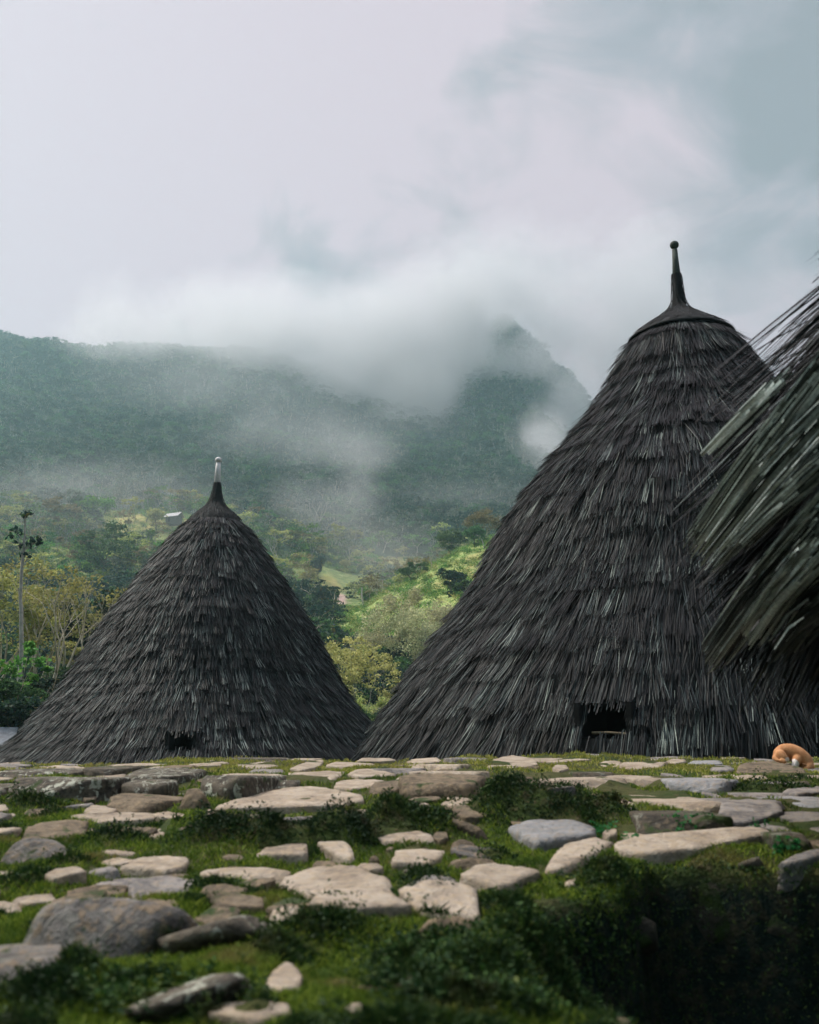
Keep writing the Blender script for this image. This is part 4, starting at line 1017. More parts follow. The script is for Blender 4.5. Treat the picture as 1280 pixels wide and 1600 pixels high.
# zones: red = grassy spur, green = bare pink earth, blue = golden terrace
a, d = A.ravel(), B_.ravel(); row = hill_row(a, d)
spur = sstep(a, 480, 560) * sstep(d, 248, 236) * sstep(d, 110, 150)
low = sstep(d, 345, 330) * sstep(d, 245, 265) * .55
terr = np.clip(sstep(a, 150, 180) * sstep(a, 330, 300) * sstep(d, 325, 345) * sstep(d, 392, 375) + .75 * sstep(a, -60, 60) * sstep(a, 170, 120) * sstep(d, 355, 365) * sstep(d, 400, 385) * sstep(fbm(a * .03, d * .05, 1.), -.1, .3), 0, 1)
terr = np.maximum(terr, .9 * sstep(((a - 505) / 30) ** 2 + ((d - 300) / 26) ** 2 + .8 * fbm(a * .08, d * .08, 3.), 1.2, .5))
gold2 = .9 * sstep(((a - 640) / 55) ** 2 + ((d - 372) / 9) ** 2, 1.1, .5); terr = np.maximum(terr, gold2)
pink = sstep(((a - 528 + (row - 942) * .35) / 13) ** 2 + ((row - 941) / 16) ** 2 + .7 * fbm(a * .12, d * .12, 9.), 1.1, .6) * sstep(d, 255, 262) * sstep(d, 330, 320)
vc = hills.data.color_attributes.new('zone', 'FLOAT_COLOR', 'POINT')
vc.data.foreach_set('color', np.stack([np.clip(np.maximum(spur, low), 0, 1), pink, terr, np.ones_like(a)], -1).astype(np.float32).ravel())

# ------------------------------------------------------------------ trees
def grow(mb, base, direction, length, radius, depth, g, tips, bend=.25, split=(2, 3), spread=.55, shrink=.72, up=.15, mi=0, sides=6, segs=4):
    """a limb that bends, tapers and divides"""
    d = Vector(direction).normalized(); p = Vector(base); pts = [p.copy()]; rad = [radius]
    for k in range(segs):
        d = (d + Vector(g.normal(size=3) * bend / segs * 1.6) + Vector((0, 0, up / segs))).normalized()
        p = p + d * length / segs; pts.append(p.copy()); rad.append(radius * (1 - .42 * (k + 1) / segs))
    v, f = tube(pts, rad, sides); mb.add(v, f, mi, True)
    if depth == 0:
        tips.append(tuple(p)); return
    n = int(g.integers(split[0], split[1] + 1)); ph = g.random() * 6.28
    for k in range(n):
        q = ph + 6.283 * k / n + g.normal() * .35
        a = d.orthogonal().normalized(); b = d.cross(a)
        nd = (d + (a * math.cos(q) + b * math.sin(q)) * spread * g.uniform(.6, 1.3)).normalized()
        grow(mb, p, nd, length * shrink * g.uniform(.8, 1.2), rad[-1] * .8, depth - 1, g, tips, bend, split, spread, shrink, up, mi, max(sides - 1, 4), segs)
    if g.random() < .6: tips.append(tuple(pts[-2]))

def clumps(tips, n, rad, size, g, flat=.5, squash=.6):
    t_ = np.array(tips); c = np.repeat(t_, n, 0)
    off = unit(g.normal(size=c.shape)) * (g.random(len(c)) ** .5)[:, None] * rad * (g.random(len(t_)).repeat(n)[:, None] * .8 + .5)
    off[:, 2] *= squash
    return leaf_quads(c + off, size, g, flat)

def make_tree(label, px, row_base, d, h_px, cat='tree', name='tree', leaf='green', bark=None, depth=3, spread=.55, n=40, crad=.12, lsize=.05, trunk_f=.35, rf=.025, lean=(0, 0), seed=0, up=.15, squash=.6, split=(2, 3), group=None, bend=.25, ground_z=None, extra=None, flat=.5, multi=1):
    g = np.random.default_rng(seed * 13 + 5)
    s = scale_at(row_base, d); h = h_px * s
    q = P(px, row_base, d)
    root = thing(name, tuple(q), label, cat, group)
    mb = MB(); tips = []
    for m in range(multi):
        dr = Vector((lean[0] + (g.normal() * .35 if multi > 1 else 0), lean[1] + (g.normal() * .25 if multi > 1 else 0), 1))
        grow(mb, (0, 0, -.25 * h if ground_z is None else ground_z), dr, h * trunk_f + .25 * h, h * rf, depth, g, tips, bend, split, spread, .72, up)
    fit = h * (1 - crad * .6) / max(max(q_[2] for q_ in tips), .01); mb.v = [a_ * fit for a_ in mb.v]; tips = [tuple(np.array(q_) * fit) for q_ in tips]
    mb.build('trunk', bark or M_BARKD, root)
    if leaf and n:
        mb = MB(); v, f = clumps(tips, n, h * crad, h * lsize, g, flat, squash); mb.add(v, f)
        mb.build('crown', M_LEAF[leaf], root)
    return root

# beside the small hut
make_tree('tall slender pale-trunked tree with a few dark tufts, rising above the olive tree', 28, 1110, 47, 150, leaf=None, bark=M_BARK, depth=0, trunk_f=1.0, rf=.011, bend=.16, seed=1, name='slender_tree')
slender = bpy.data.objects['slender_tree']
g = np.random.default_rng(4); s = scale_at(950, 47); q0 = P(28, 1110, 47)
mb = MB(); mt = MB()
for (x, y, n, r) in [(40, 803, 45, .17), (26, 830, 28, .20), (46, 848, 30, .20), (58, 846, 16, .14), (28, 852, 14, .15), (20, 838, 12, .14), (62, 842, 10, .12), (34, 866, 10, .14), (46, 870, 9, .12)]:
    c = np.array(P(x, y, 47) - q0); cc = c + g.normal(size=(n, 3)) * r * np.array([1, 1, .55]); v, f = leaf_quads(cc, .13, g, .3); mb.add(v, f)
    b0 = np.array(P(33 + (950 - y) * .03, y + 14, 47) - q0); v, f = tube([b0, (b0 + c) / 2 + np.array([0, 0, -.05]), c], [.035, .025, .012], 5); mt.add(v, f, 0, True)
pts = [P(x, y, 47) - q0 for x, y in [(28, 1130), (30, 1080), (34, 1010), (33, 950), (32, 935), (34, 890), (37, 860), (39, 830), (40, 803)]]
v, f = tube(pts, [.12, .115, .11, .10, .09, .075, .06, .045, .025], 8); mt.add(v, f, 0, True)
for ch in list(slender.children): bpy.data.objects.remove(ch)
mt.build('trunk', M_BARKW, slender); mb.build('crown', M_LEAF['dark'], slender)

make_tree('feathery olive tree with many fanning bare limbs beside the small hut', 48, 1090, 52, 215, leaf='olive', bark=M_BARK, depth=3, spread=.5, n=46, crad=.10, lsize=.013, trunk_f=.22, rf=.022, lean=(.25, 0), seed=2, multi=3, name='olive_tree')
make_tree('second olive tree with denser foliage cut by the left border', -25, 1090, 55, 225, leaf='olive', bark=M_BARK, depth=3, spread=.45, n=80, crad=.10, lsize=.012, trunk_f=.26, rf=.02, lean=(.08, 0), seed=21, multi=2, name='olive_tree')
make_tree('leafless pale fan of twigs in front of the dark round tree', 60, 1088, 46.2, 200, leaf=None, bark=M_BARK, depth=4, spread=.46, n=3, crad=.02, lsize=.03, trunk_f=.28, rf=.032, lean=(.55, 0), seed=3, multi=3, name='bare_tree', cat='tree')
make_tree('dark round-crowned tree with rusty flecks behind the bare twigs', 134, 1075, 64, 155, leaf='dark', depth=3, spread=.7, n=170, crad=.16, lsize=.026, trunk_f=.28, rf=.03, seed=4, name='round_tree')
make_tree('dark tree half hidden by the small hut slope', 104, 1075, 68, 130, leaf='dark', depth=3, spread=.7, n=150, crad=.16, lsize=.028, trunk_f=.3, rf=.03, seed=44, name='round_tree')
make_tree('flat-topped ochre tree touching the slope of the small hut', 120, 1075, 58, 76, leaf='olive', depth=2, spread=.9, n=240, crad=.2, lsize=.022, trunk_f=.4, rf=.03, seed=5, squash=.25, name='flat_topped_tree')
make_tree('bright yellow-green leafy shrub below the olive tree', 42, 1150, 44, 150, leaf='bright', depth=3, spread=.5, n=42, crad=.10, lsize=.030, trunk_f=.3, rf=.02, seed=6, multi=2, cat='shrub', name='leafy_shrub', bark=M_BARK)
make_tree('dark green dense bush at the foot of the bright shrub', 30, 1190, 42.5, 105, leaf='dark', depth=3, spread=.7, n=120, crad=.16, lsize=.032, trunk_f=.2, rf=.02, seed=7, multi=2, cat='bush', name='bush')
make_tree('mid-green bush cut by the left border above the tin roof', -6, 1170, 45, 110, leaf='green', depth=3, spread=.7, n=110, crad=.15, lsize=.032, trunk_f=.2, rf=.02, seed=8, multi=2, cat='bush', name='bush')
make_tree('green bush between the bright shrub and the small hut', 78, 1150, 47, 95, leaf='dark', depth=3, spread=.7, n=120, crad=.16, lsize=.030, trunk_f=.2, rf=.02, seed=9, multi=2, cat='bush', name='bush')
make_tree('low grey-green bush under the ochre flat-topped tree', 108, 1110, 50, 70, leaf='green', depth=2, spread=.8, n=170, crad=.2, lsize=.035, trunk_f=.2, rf=.02, seed=10, multi=2, cat='bush', name='bush')
# in the gap between the huts
make_tree('yellow flowering shrub-like tree with pale crooked branches in the hut gap', 540, 1140, 72, 150, leaf='yellow', bark=M_BARKW, depth=4, spread=.6, n=26, crad=.075, lsize=.016, trunk_f=.22, rf=.014, seed=12, multi=3, name='yellow_tree')
make_tree('lower yellow tree against the edge of the small hut', 512, 1110, 78, 118, leaf='yellow', bark=M_BARKW, depth=4, spread=.6, n=24, crad=.08, lsize=.018, trunk_f=.22, rf=.014, seed=13, multi=2, name='yellow_tree')
make_tree('dull olive bush at the bottom of the gap between the huts', 585, 1165, 62, 78, leaf='olive', depth=3, spread=.7, n=120, crad=.16, lsize=.020, trunk_f=.2, rf=.02, seed=14, multi=2, cat='bush', name='bush')
make_tree('dark green bush at the very bottom of the hut gap', 562, 1165, 60, 58, leaf='green', depth=3, spread=.7, n=110, crad=.16, lsize=.025, trunk_f=.2, rf=.02, seed=15, multi=2, cat='bush', name='bush')
for j, (x, y, hh, lb) in enumerate([(628, 1075, 132, 'tallest feathery tan bamboo clump in the gap between the huts'), (668, 1050, 130, 'feathery tan bamboo clump nearest the slope of the big hut'), (598, 1080, 105, 'low feathery bamboo clump beside the yellow tree'), (645, 1090, 85, 'greenish bamboo clump in front of the tallest tan one'), (700, 1020, 72, 'small bamboo clump above the big hut slope, under the dark bush')]):
    make_tree(lb, x, y, 104 + 5 * j, hh, leaf='tan' if j != 3 else 'olive', bark=M_BARKD, depth=2, spread=.3, n=150, crad=.13, lsize=.013, trunk_f=.5, rf=.007, seed=30 + j, multi=6, cat='bamboo', name='bamboo_clump', split=(2, 3), squash=1.0, group='bamboo clumps in the gap between the huts', flat=.1)
make_tree('thin pale sapling standing among the tan bamboo', 672, 1020, 98, 55, leaf='grey', bark=M_BARKW, depth=1, spread=.4, n=8, crad=.1, lsize=.02, trunk_f=.7, rf=.010, seed=40, name='sapling')

# on the hillsides
def on_hill(px, d):
    x, z = hill(px, d); return Vector((float(x), d, float(z) + EZ))
def hill_tree(label, px, d, h, name='tree', cat='tree', leaf='grey', bark=None, depth=3, n=12, crad=.12, lsize=.03, trunk_f=.4, rf=.022, spread=.6, seed=0, lean=(0, 0), squash=.5, multi=1, group=None, bend=.25, up=.12, flat=.5):
    q = on_hill(px, d); g = np.random.default_rng(seed + 500)
    root = thing(name, tuple(q), label, cat, group)
    mb = MB(); tips = []
    for m in range(multi):
        grow(mb, (0, 0, -.06 * h), (lean[0] + (g.normal() * .3 if multi > 1 else 0), lean[1], 1), h * (trunk_f + .06), h * rf, depth, g, tips, bend, (2, 3), spread, .72, up, 0, 5, 3)
    fit = h * (1 - crad * .6) / max(max(q_[2] for q_ in tips), .01); mb.v = [a_ * fit for a_ in mb.v]; tips = [tuple(np.array(q_) * fit) for q_ in tips]
    mb.build('trunk', bark or M_BARKW, root)
    if leaf and n:
        mb = MB(); v, f = clumps(tips, n, h * crad, h * lsize, g, flat, squash); mb.add(v, f); mb.build('crown', M_LEAF[leaf], root)
    return root
for j, (x, d, h, ln, lb) in enumerate([
    (599, 238, 4.6, (-.18, 0), 'tallest bleached dead trunk standing on the crest of the green spur'),
    (569, 236, 5.6, (.03, 0), 'thin grey dead trunk at the foot of the green spur'),
    (674, 215, 3.4, (.04, 0), 'pale stump in the middle of the green spur'),
    (671, 240, 4.0, (.12, 0), 'bleached leaning snag on the skyline of the green spur'),
    (617, 212, 2.0, (.1, 0), 'short forked pale stump low on the green spur'),
    (588, 238, 2.0, (-.1, 0), 'short pale stub left of the tallest dead trunk'),
    (757, 205, 2.6, (-.2, 0), 'small pale snag close to the slope of the big hut'),
    (692, 236, 1.8, (.2, 0), 'tiny pale stub high on the spur skyline'),
    (637, 239, 2.6, (0, 0), 'thin grey stick of a dead tree on the spur crest')]):
    hill_tree(lb, x, d, h, 'dead_trunk', 'dead tree', None, M_BARKW, 1 if j in (0, 3, 4) else 0, 0, trunk_f=.8, rf=.045, spread=.35, seed=j, lean=ln, bend=.3, group='dead trunks on the green spur')
hill_tree('dark rounded bush on the flank of the spur above the bamboo', 700, 160, 5.2, 'bush', 'bush', 'dark', M_BARKD, 3, 130, .18, .035, .2, .02, .8, 60, multi=2)
hill_tree('paler small bush right of the dark one on the spur flank', 716, 156, 3.2, 'bush', 'bush', 'green', M_BARKD, 2, 130, .2, .045, .2, .02, .8, 61, multi=2)
hill_tree('green clump of brush in the middle of the spur slope', 645, 214, 5.0, 'bush', 'bush', 'green', M_BARKD, 2, 200, .25, .035, .15, .02, 1.0, 62, multi=3, squash=.4)
hill_tree('round dark-green tree at the head of the spur', 706, 243, 8.5, 'tree', 'tree', 'green', M_BARKD, 3, 120, .17, .026, .25, .02, .8, 63, multi=2)
hill_tree('ochre and green tree crowning the spur beside the big hut', 752, 236, 9.0, 'tree', 'tree', 'rust', M_BARK, 3, 80, .16, .022, .3, .02, .7, 64, multi=2)
hill_tree('brushy green tree on the spur right against the big hut', 742, 214, 5.5, 'tree', 'tree', 'green', M_BARKD, 3, 90, .17, .03, .2, .02, .8, 65, multi=2)
for j, (x, d, h, leaf, n, lb) in enumerate([
    (196, 405, 17, 'grey', 5, 'pale twin-trunked bare tree above the golden terrace, left of the hillside shed'),
    (234, 400, 16, None, 0, 'whitest leafless tree standing just above the golden terrace'),
    (152, 405, 15, None, 0, 'pale forked leafless tree at the upper left of the golden terrace'),
    (182, 398, 11, 'grey', 4, 'low umbrella-shaped pale bare tree above the terrace'),
    (112, 430, 17, 'grey', 3, 'faint pale bare tree in the misty forest above the terrace'),
    (64, 450, 15, 'grey', 4, 'faint pale-trunked tree in the misty forest at the left'),
    (196, 305, 13, None, 0, 'thin pale leafless tree below the golden terrace'),
    (4, 385, 14, None, 0, 'pale crooked bare tree at the left border of the hillside'),
    (430, 300, 17, None, 0, 'fan-shaped bare tree above the right slope of the small hut'),
    (493, 400, 19, None, 0, 'largest cluster of pale bare limbs in the misty mid slope'),
    (530, 385, 15, None, 0, 'pale bare tree right of the largest bare cluster'),
    (552, 380, 12, 'grey', 3, 'small pale bare tree at the edge of the drifting mist'),
    (452, 410, 13, 'rust', 12, 'yellowish thin-leaved tree right of the small hut finial'),
    (40, 330, 17, 'grey', 5, 'wide pale-limbed tree behind the slender tufted tree')]):
    hill_tree(lb, x, d, h, 'bare_tree', 'tree', leaf, M_BARKW, 3, n, .12, .03, .32, .020, .62, 70 + j, multi=2 if j in (0, 3, 9, 13) else 1, up=.3, group='pale bare trees on the hillside')
for j, (x, d, h, leaf, lb) in enumerate([
    (92, 335, 15, 'rust', 'wide rusty flat-crowned tree behind the slender tufted tree'),
    (118, 345, 11, 'dark', 'dark rounded tree left of the golden terrace'),
    (148, 345, 9, 'dark', 'small dark conical tree on the golden terrace'),
    (228, 352, 9, 'green', 'green rounded tree on the golden terrace below the shed'),
    (160, 262, 17, 'green', 'largest bright green tree just above the slope of the small hut'),
    (178, 280, 13, 'green', 'green umbrella tree behind the largest bright green one'),
    (125, 285, 13, 'rust', 'brownish thin-crowned tree above the dark round tree'),
    (50, 372, 10, 'rust', 'rusty flat-topped tree high at the left of the hillside'),
    (210, 290, 12, 'olive', 'olive flat-crowned tree touching the upper slope of the small hut'),
    (14, 345, 12, 'olive', 'olive flat-crowned tree at the left border of the hillside')]):
    hill_tree(lb, x, d, h, 'broad_tree', 'tree', leaf, M_BARKD, 3, 75, .15, .024, .34, .022, .85, 90 + j, multi=1, squash=.3 if leaf in ('rust', 'olive') else .55, up=.05, group='broad trees on the lower hillside')
hill_tree('dark columnar tree standing in the golden clearing right of the small hut', 497, 300, 9, 'tree', 'tree', 'dark', M_BARKD, 2, 160, .16, .04, .5, .03, .3, 120, squash=1.2)

# hillside sheds
def shed(label, q, W, D_, H, yaw, tin=M_TIN, wall=M_WALLWOOD, name='shed'):
    root = thing(name, tuple(q), label, 'shed'); root.rotation_euler = (0, 0, yaw)
    mb = MB()
    for (x0, x1, y0, y1) in [(-W / 2, W / 2, -D_ / 2, -D_ / 2 + .08), (-W / 2, W / 2, D_ / 2 - .08, D_ / 2), (-W / 2, -W / 2 + .08, -D_ / 2 + .083, D_ / 2 - .083), (W / 2 - .08, W / 2, -D_ / 2 + .083, D_ / 2 - .083)]:
        v, f = box(x0, x1, y0, y1, -.8, H); mb.add(v, f)
    mb.build('wall', wall, root)
    mb = MB(); o = .7; rz = H + D_ * .48
    for sg in (-1, 1):
        v = np.array([(-W / 2 - o, sg * (D_ / 2 + o), H - o * .5), (W / 2 + o, sg * (D_ / 2 + o), H - o * .5), (W / 2 + o, 0, rz), (-W / 2 - o, 0, rz)]); v = np.concatenate([v, v + np.array([0, 0, .06])])
        mb.add(v, [(0, 1, 2, 3), (4, 5, 6, 7), (0, 1, 5, 4), (1, 2, 6, 5), (2, 3, 7, 6), (3, 0, 4, 7)])
    mb.build('roof', tin, root)
    mb = MB()
    v, f = box(-W * .3, -W * .12, -D_ / 2 - .02, -D_ / 2 - .004, .2, H * .85); mb.add(v, f)
    mb.build('door', M_DARKWOOD, root)
    return root
shed('grey wooden shed with a pale tin roof on the golden hillside terrace', on_hill(271, 345) + Vector((0, 0, 1.9)), 5.2, 3.0, 2.3, R(-24))
shed('tiny pale roof half hidden in trees right of the small hut finial', on_hill(397, 400) + Vector((0, 0, 1.5)), 3.4, 2.4, 1.3, R(10))
shed('small tin-roofed shelter at the left border beside the small hut', P(-26, 1190, 41), 1.1, .8, .95, R(12), tin=mat_plain('slate grey tin', (.15, .17, .19), .6, 6, .3))

# ------------------------------------------------------------------ the far forest, one mass, as instances on the hillside
def proto(kind, seed, leaf=None):
    g = np.random.default_rng(seed + 900); mb = MB(); tips = []
    if kind == 'bare':
        for m in range(2): grow(mb, (0, 0, -.1), (g.normal() * .2, g.normal() * .2, 1), .38, .017, 2, g, tips, .25, (2, 3), .6, .72, .3, 0, 4, 2)
        v, f = clumps(tips, 5, .12, .035, g, .5, .5); mb.add(v, f, 1)
        mats = [M_BARKW, M_LEAF['grey']]
    elif kind == 'flat':
        grow(mb, (0, 0, -.1), (g.normal() * .1, g.normal() * .1, 1), .5, .022, 2, g, tips, .2, (3, 3), .9, .62, .0, 0, 4, 2)
        v, f = clumps(tips, 30, .2, .040, g, .8, .28); mb.add(v, f, 1); mats = [M_BARK, M_LEAF[leaf or ('dark' if seed % 2 else 'green')]]
    elif kind == 'round':
        grow(mb, (0, 0, -.1), (0, 0, 1), .35, .03, 2, g, tips, .2, (3, 4), .8, .65, .1, 0, 4, 2)
        v, f = clumps(tips, 30, .22, .048, g, .5, .75); mb.add(v, f, 1); mats = [M_BARKD, M_LEAF[leaf or ('dark' if seed % 4 else 'green')]]
    else:
        c = g.normal(size=(150, 3)) * np.array([.45, .45, .22]) + np.array([0, 0, .3]); v, f = leaf_quads(c, .10, g, .6); mb.add(v, f, 1); mats = [M_BARKD, M_LEAF['bright' if seed % 2 else 'olive']]
    o = mb.build('tree_form', mats); COL.objects.unlink(o); return o
def forest(name, label, protos, pts, scales, cat='forest'):
    pc = bpy.data.collections.new(name + '_forms')
    for p in protos: pc.objects.link(p)
    me = bpy.data.meshes.new(name); me.vertices.add(len(pts)); me.vertices.foreach_set('co', np.asarray(pts, float).ravel())
    for nm, typ, dat in (('size', 'FLOAT', scales), ('turn', 'FLOAT', rng.random(len(pts)) * 6.283)):
        at = me.attributes.new(nm, typ, 'POINT'); at.data.foreach_set('value', np.asarray(dat, np.float32))
    at = me.attributes.new('form', 'INT', 'POINT'); at.data.foreach_set('value', rng.integers(0, len(protos), len(pts)).astype(np.int32))
    me.update(); o = bpy.data.objects.new(name, me); COL.objects.link(o)
    gt = bpy.data.node_groups.new(name + '_scatter', 'GeometryNodeTree')
    gt.interface.new_socket('Geometry', in_out='INPUT', socket_type='NodeSocketGeometry'); gt.interface.new_socket('Geometry', in_out='OUTPUT', socket_type='NodeSocketGeometry')
    N, L = gt.nodes, gt.links
    gi = N.new('NodeGroupInput'); go = N.new('NodeGroupOutput'); iop = N.new('GeometryNodeInstanceOnPoints')
    ci = N.new('GeometryNodeCollectionInfo'); ci.inputs['Collection'].default_value = pc; ci.inputs['Separate Children'].default_value = True; ci.inputs['Reset Children'].default_value = True
    def attr(nm, dt):
        a = N.new('GeometryNodeInputNamedAttribute'); a.data_type = dt; a.inputs['Name'].default_value = nm; return a.outputs['Attribute']
    cz = N.new('ShaderNodeCombineXYZ'); L.new(attr('turn', 'FLOAT'), cz.inputs[2])
    er = N.new('FunctionNodeEulerToRotation'); L.new(cz.outputs[0], er.inputs[0])
    iop.inputs['Pick Instance'].default_value = True
    L.new(gi.outputs[0], iop.inputs['Points']); L.new(ci.outputs[0], iop.inputs['Instance']); L.new(attr('form', 'INT'), iop.inputs['Instance Index'])
    L.new(er.outputs[0], iop.inputs['Rotation']); L.new(attr('size', 'FLOAT'), iop.inputs['Scale']); L.new(iop.outputs[0], go.inputs[0])
    md = o.modifiers.new('scatter', 'NODES'); md.node_group = gt
    return tag(o, label, cat, kind='stuff')
def scatter(n, x0, x1, d0, d1, pw=1.0):
    px = rng.uniform(x0, x1, n); d = (d0 ** (pw + 1) + rng.random(n) * (d1 ** (pw + 1) - d0 ** (pw + 1))) ** (1 / (pw + 1)); return px, d
FORMS = [proto('bare', 1), proto('bare', 2), proto('flat', 1), proto('flat', 2), proto('flat', 3), proto('round', 1), proto('round', 2), proto('round', 3), proto('round', 4), proto('bare', 3)]
px, d = scatter(15000, -260, 1250, 250, 960, 1.0)
dens = np.where(d > 395, 1.0, .75) * np.where((px > 150) & (px < 320) & (d > 325) & (d < 395), .06, 1) * np.where((px > 490) & (px < 565) & (d > 248) & (d < 335), .05, 1) * np.where((px > 590) & (px < 700) & (d > 360) & (d < 384), .15, 1)
k = rng.random(len(px)) < dens; px, d = px[k], d[k]; x, z = hill(px, d)
sz = rng.uniform(6, 13, len(px)) * np.interp(d, [250, 400, 900], [.75, 1, 1.15])
pts_ = np.stack([x, d, z + EZ], -1); lowp = d + 60 * fbm(px * .01, d * .01, 5.5, 2) < 400
forest('forest', 'misty mountain forest of mixed green and bare crowns', FORMS, pts_[~lowp], sz[~lowp])
FORMS2 = [proto('bare', 11), proto('bare', 12), proto('flat', 11, 'olive'), proto('flat', 12, 'rust'), proto('flat', 13, 'bright'), proto('flat', 14, 'green'), proto('round', 11, 'green'), proto('round', 12, 'bright'), proto('round', 13, 'olive'), proto('flat', 15, 'grey')]
forest('woodland', 'paler open woodland of flat crowns and bare limbs on the lower hillside', FORMS2, pts_[lowp], sz[lowp] * .95, 'woodland')
px, d = scatter(900, -260, 520, 75, 250, 1.0); x, z = hill(px, d)
px2, d2 = scatter(140, 520, 640, 80, 125, 1.0); x2, z2 = hill(px2, d2)
forest('woods', 'green tangle of trees in the valley behind the small hut', FORMS[2:9], np.concatenate([np.stack([x, d, z + EZ], -1), np.stack([x2, d2, z2 + EZ], -1)]), np.concatenate([rng.uniform(4, 9, len(px)), rng.uniform(2, 4, len(px2))]))
BUSH = [proto('bush', 1), proto('bush', 2), proto('bush', 3)]
px, d = scatter(2600, 440, 1250, 125, 246, 1.0); x, z = hill(px, d)
k = fbm(x * .05, d * .05, 2.0) > -.25
px3, d3 = scatter(2600, -200, 560, 245, 400, 1.0); k3 = ~((px3 > 500) & (d3 < 335)); px3, d3 = px3[k3], d3[k3]; x3, z3 = hill(px3, d3)
forest('undergrowth', 'bright green brush covering the spur and the clearings', BUSH, np.concatenate([np.stack([x, d, z + EZ], -1)[k], np.stack([x3, d3, z3 + EZ], -1)]), np.concatenate([rng.uniform(.5, 1.7, k.sum()), rng.uniform(.8, 2.2, len(px3))]), 'undergrowth')

# ------------------------------------------------------------------ grass, moss and weeds between the stones
def inside_any(x, y):
    m = np.zeros(len(x), bool)
    for h in HULLS:
        if len(h) < 3: continue
        lo, hi = h.min(0), h.max(0)
        q = np.nonzero((x > lo[0]) & (x < hi[0]) & (y > lo[1]) & (y < hi[1]) & ~m)[0]
        if len(q) == 0: continue
        ins = np.ones(len(q), bool)
        c = h.mean(0)
        for a, b in zip(h, np.roll(h, -1, 0)):
            e = b - a; s0 = e[0] * (c[1] - a[1]) - e[1] * (c[0] - a[0])
            ins &= (e[0] * (y[q] - a[1]) - e[1] * (x[q] - a[0])) * s0 >= 0
        m[q[ins]] = True
    return m
def near_points(n, d0, d1, spread=.52):
    d = 1 / (1 / d0 - rng.random(n) * (1 / d0 - 1 / d1)); x = d * rng.uniform(-spread, spread, n); return x, d
def blades(mb, x, d, h, w, lean=.5, mi=0):
    n = len(x); z = gz(x, d) + EZ - .004
    a = rng.random(n) * 6.283; tx, ty = np.cos(a), np.sin(a); ln = rng.normal(size=(n, 2)) * lean * h[:, None]
    V = np.zeros((n, 5, 3))
    V[:, 0] = np.stack([x - tx * w, d - ty * w, z], -1); V[:, 1] = np.stack([x + tx * w, d + ty * w, z], -1)
    V[:, 2] = np.stack([x + tx * w * .8 + ln[:, 0] * .4, d + ty * w * .8 + ln[:, 1] * .4, z + h * .6], -1); V[:, 4] = np.stack([x - tx * w * .8 + ln[:, 0] * .4, d - ty * w * .8 + ln[:, 1] * .4, z + h * .6], -1)
    V[:, 3] = np.stack([x + ln[:, 0], d + ln[:, 1], z + h], -1)
    mb.add(V.reshape(-1, 3), np.arange(5 * n).reshape(n, 5), mi)
def on_mound(x, d):
    m = np.zeros(len(x))
    for (mx, md, hw, hd, h) in MOUNDS: m = np.maximum(m, np.exp(-(((x - mx) / hw) ** 2 + ((d - md) / hd) ** 2) * 1.1))
    return m
x, d = near_points(400000, 1.9, 12.0)
k = ~inside_any(x, d); x, d = x[k], d[k]
bare = fbm(x * 2.3, d * 2.3, 6.6, 4); mo = on_mound(x, d)
k = (bare > -.34) | (mo > .3) | (rng.random(len(x)) < .3); x, d, mo, bare = x[k], d[k], mo[k], bare[k]
pit = sstep(g0(x, d) - np.interp(d, _dist, _zz), -.06, -.12)
h = (.010 + .016 * rng.random(len(x)) + .014 * np.maximum(bare, 0) + .022 * mo * rng.random(len(x))) * np.interp(d, [2, 6, 12], [1.0, 1.25, 1.6])
w = np.interp(d, [2, 5, 12], [.0016, .0032, .0065]) * (.6 + .8 * rng.random(len(x)))
edge = sstep(d + .9 * fbm(x * 1.3, d, 4.0, 3), 7.6, 9.2)
dark = (mo > .28 + .25 * rng.random(len(x))) | (pit > .3)  # blades in the drop take the dark colour to paint its shade
kind = np.where(dark, 2, np.where(rng.random(len(x)) < edge, 1, 0))
mb = MB()
for m in (0, 1, 2):
    k = kind == m; blades(mb, x[k], d[k], h[k], w[k], .55, m)
x, d = near_points(260000, 1.2, 13.0, 1.3); k = np.abs(x / d) > .5; x, d = x[k], d[k]      # the turf goes on to both sides
k = ~inside_any(x, d) & (rng.random(len(x)) < .75); x, d = x[k], d[k]
blades(mb, x, d, (.02 + .03 * rng.random(len(x))) * np.interp(d, [2, 12], [1, 1.5]), np.interp(d, [2, 5, 12], [.003, .005, .008]), .55, 0)
tag(mb.build('grass', [M_GRASS, M_GRASSEDGE, M_MOSSDARK]), 'short mossy grass growing between and over the stones', 'grass', kind='stuff')
# small tangled sprigs on the dark banks
mb = MB()
for (mx, md, hw, hd, hh) in MOUNDS[:-60]:                      # every bank gets its own cover, however far off
    n = int(np.clip(26000 * hw * (hd + hh) / md * 6, 150, 9000)); r_ = np.sqrt(rng.random(n)) * 1.5; a_ = rng.random(n) * 6.283
    x = mx + hw * r_ * np.cos(a_); d = np.clip(md + hd * r_ * np.sin(a_), 1.6, 13); k = (r_ < 1.1) | ~inside_any(x, d); x, d = x[k], d[k]; n = len(x)
    z = gz(x, d) + EZ + .05 * rng.random(len(x)) ** 1.5 * (.5 + np.maximum(fbm(x * 8, d * 8, 3.0, 2), 0) * 2.5)
    v, f = leaf_quads(np.stack([x, d, z], -1), np.interp(d, [2, 9], [.006, .015]), rng, .25, .45); mb.add(v, f)
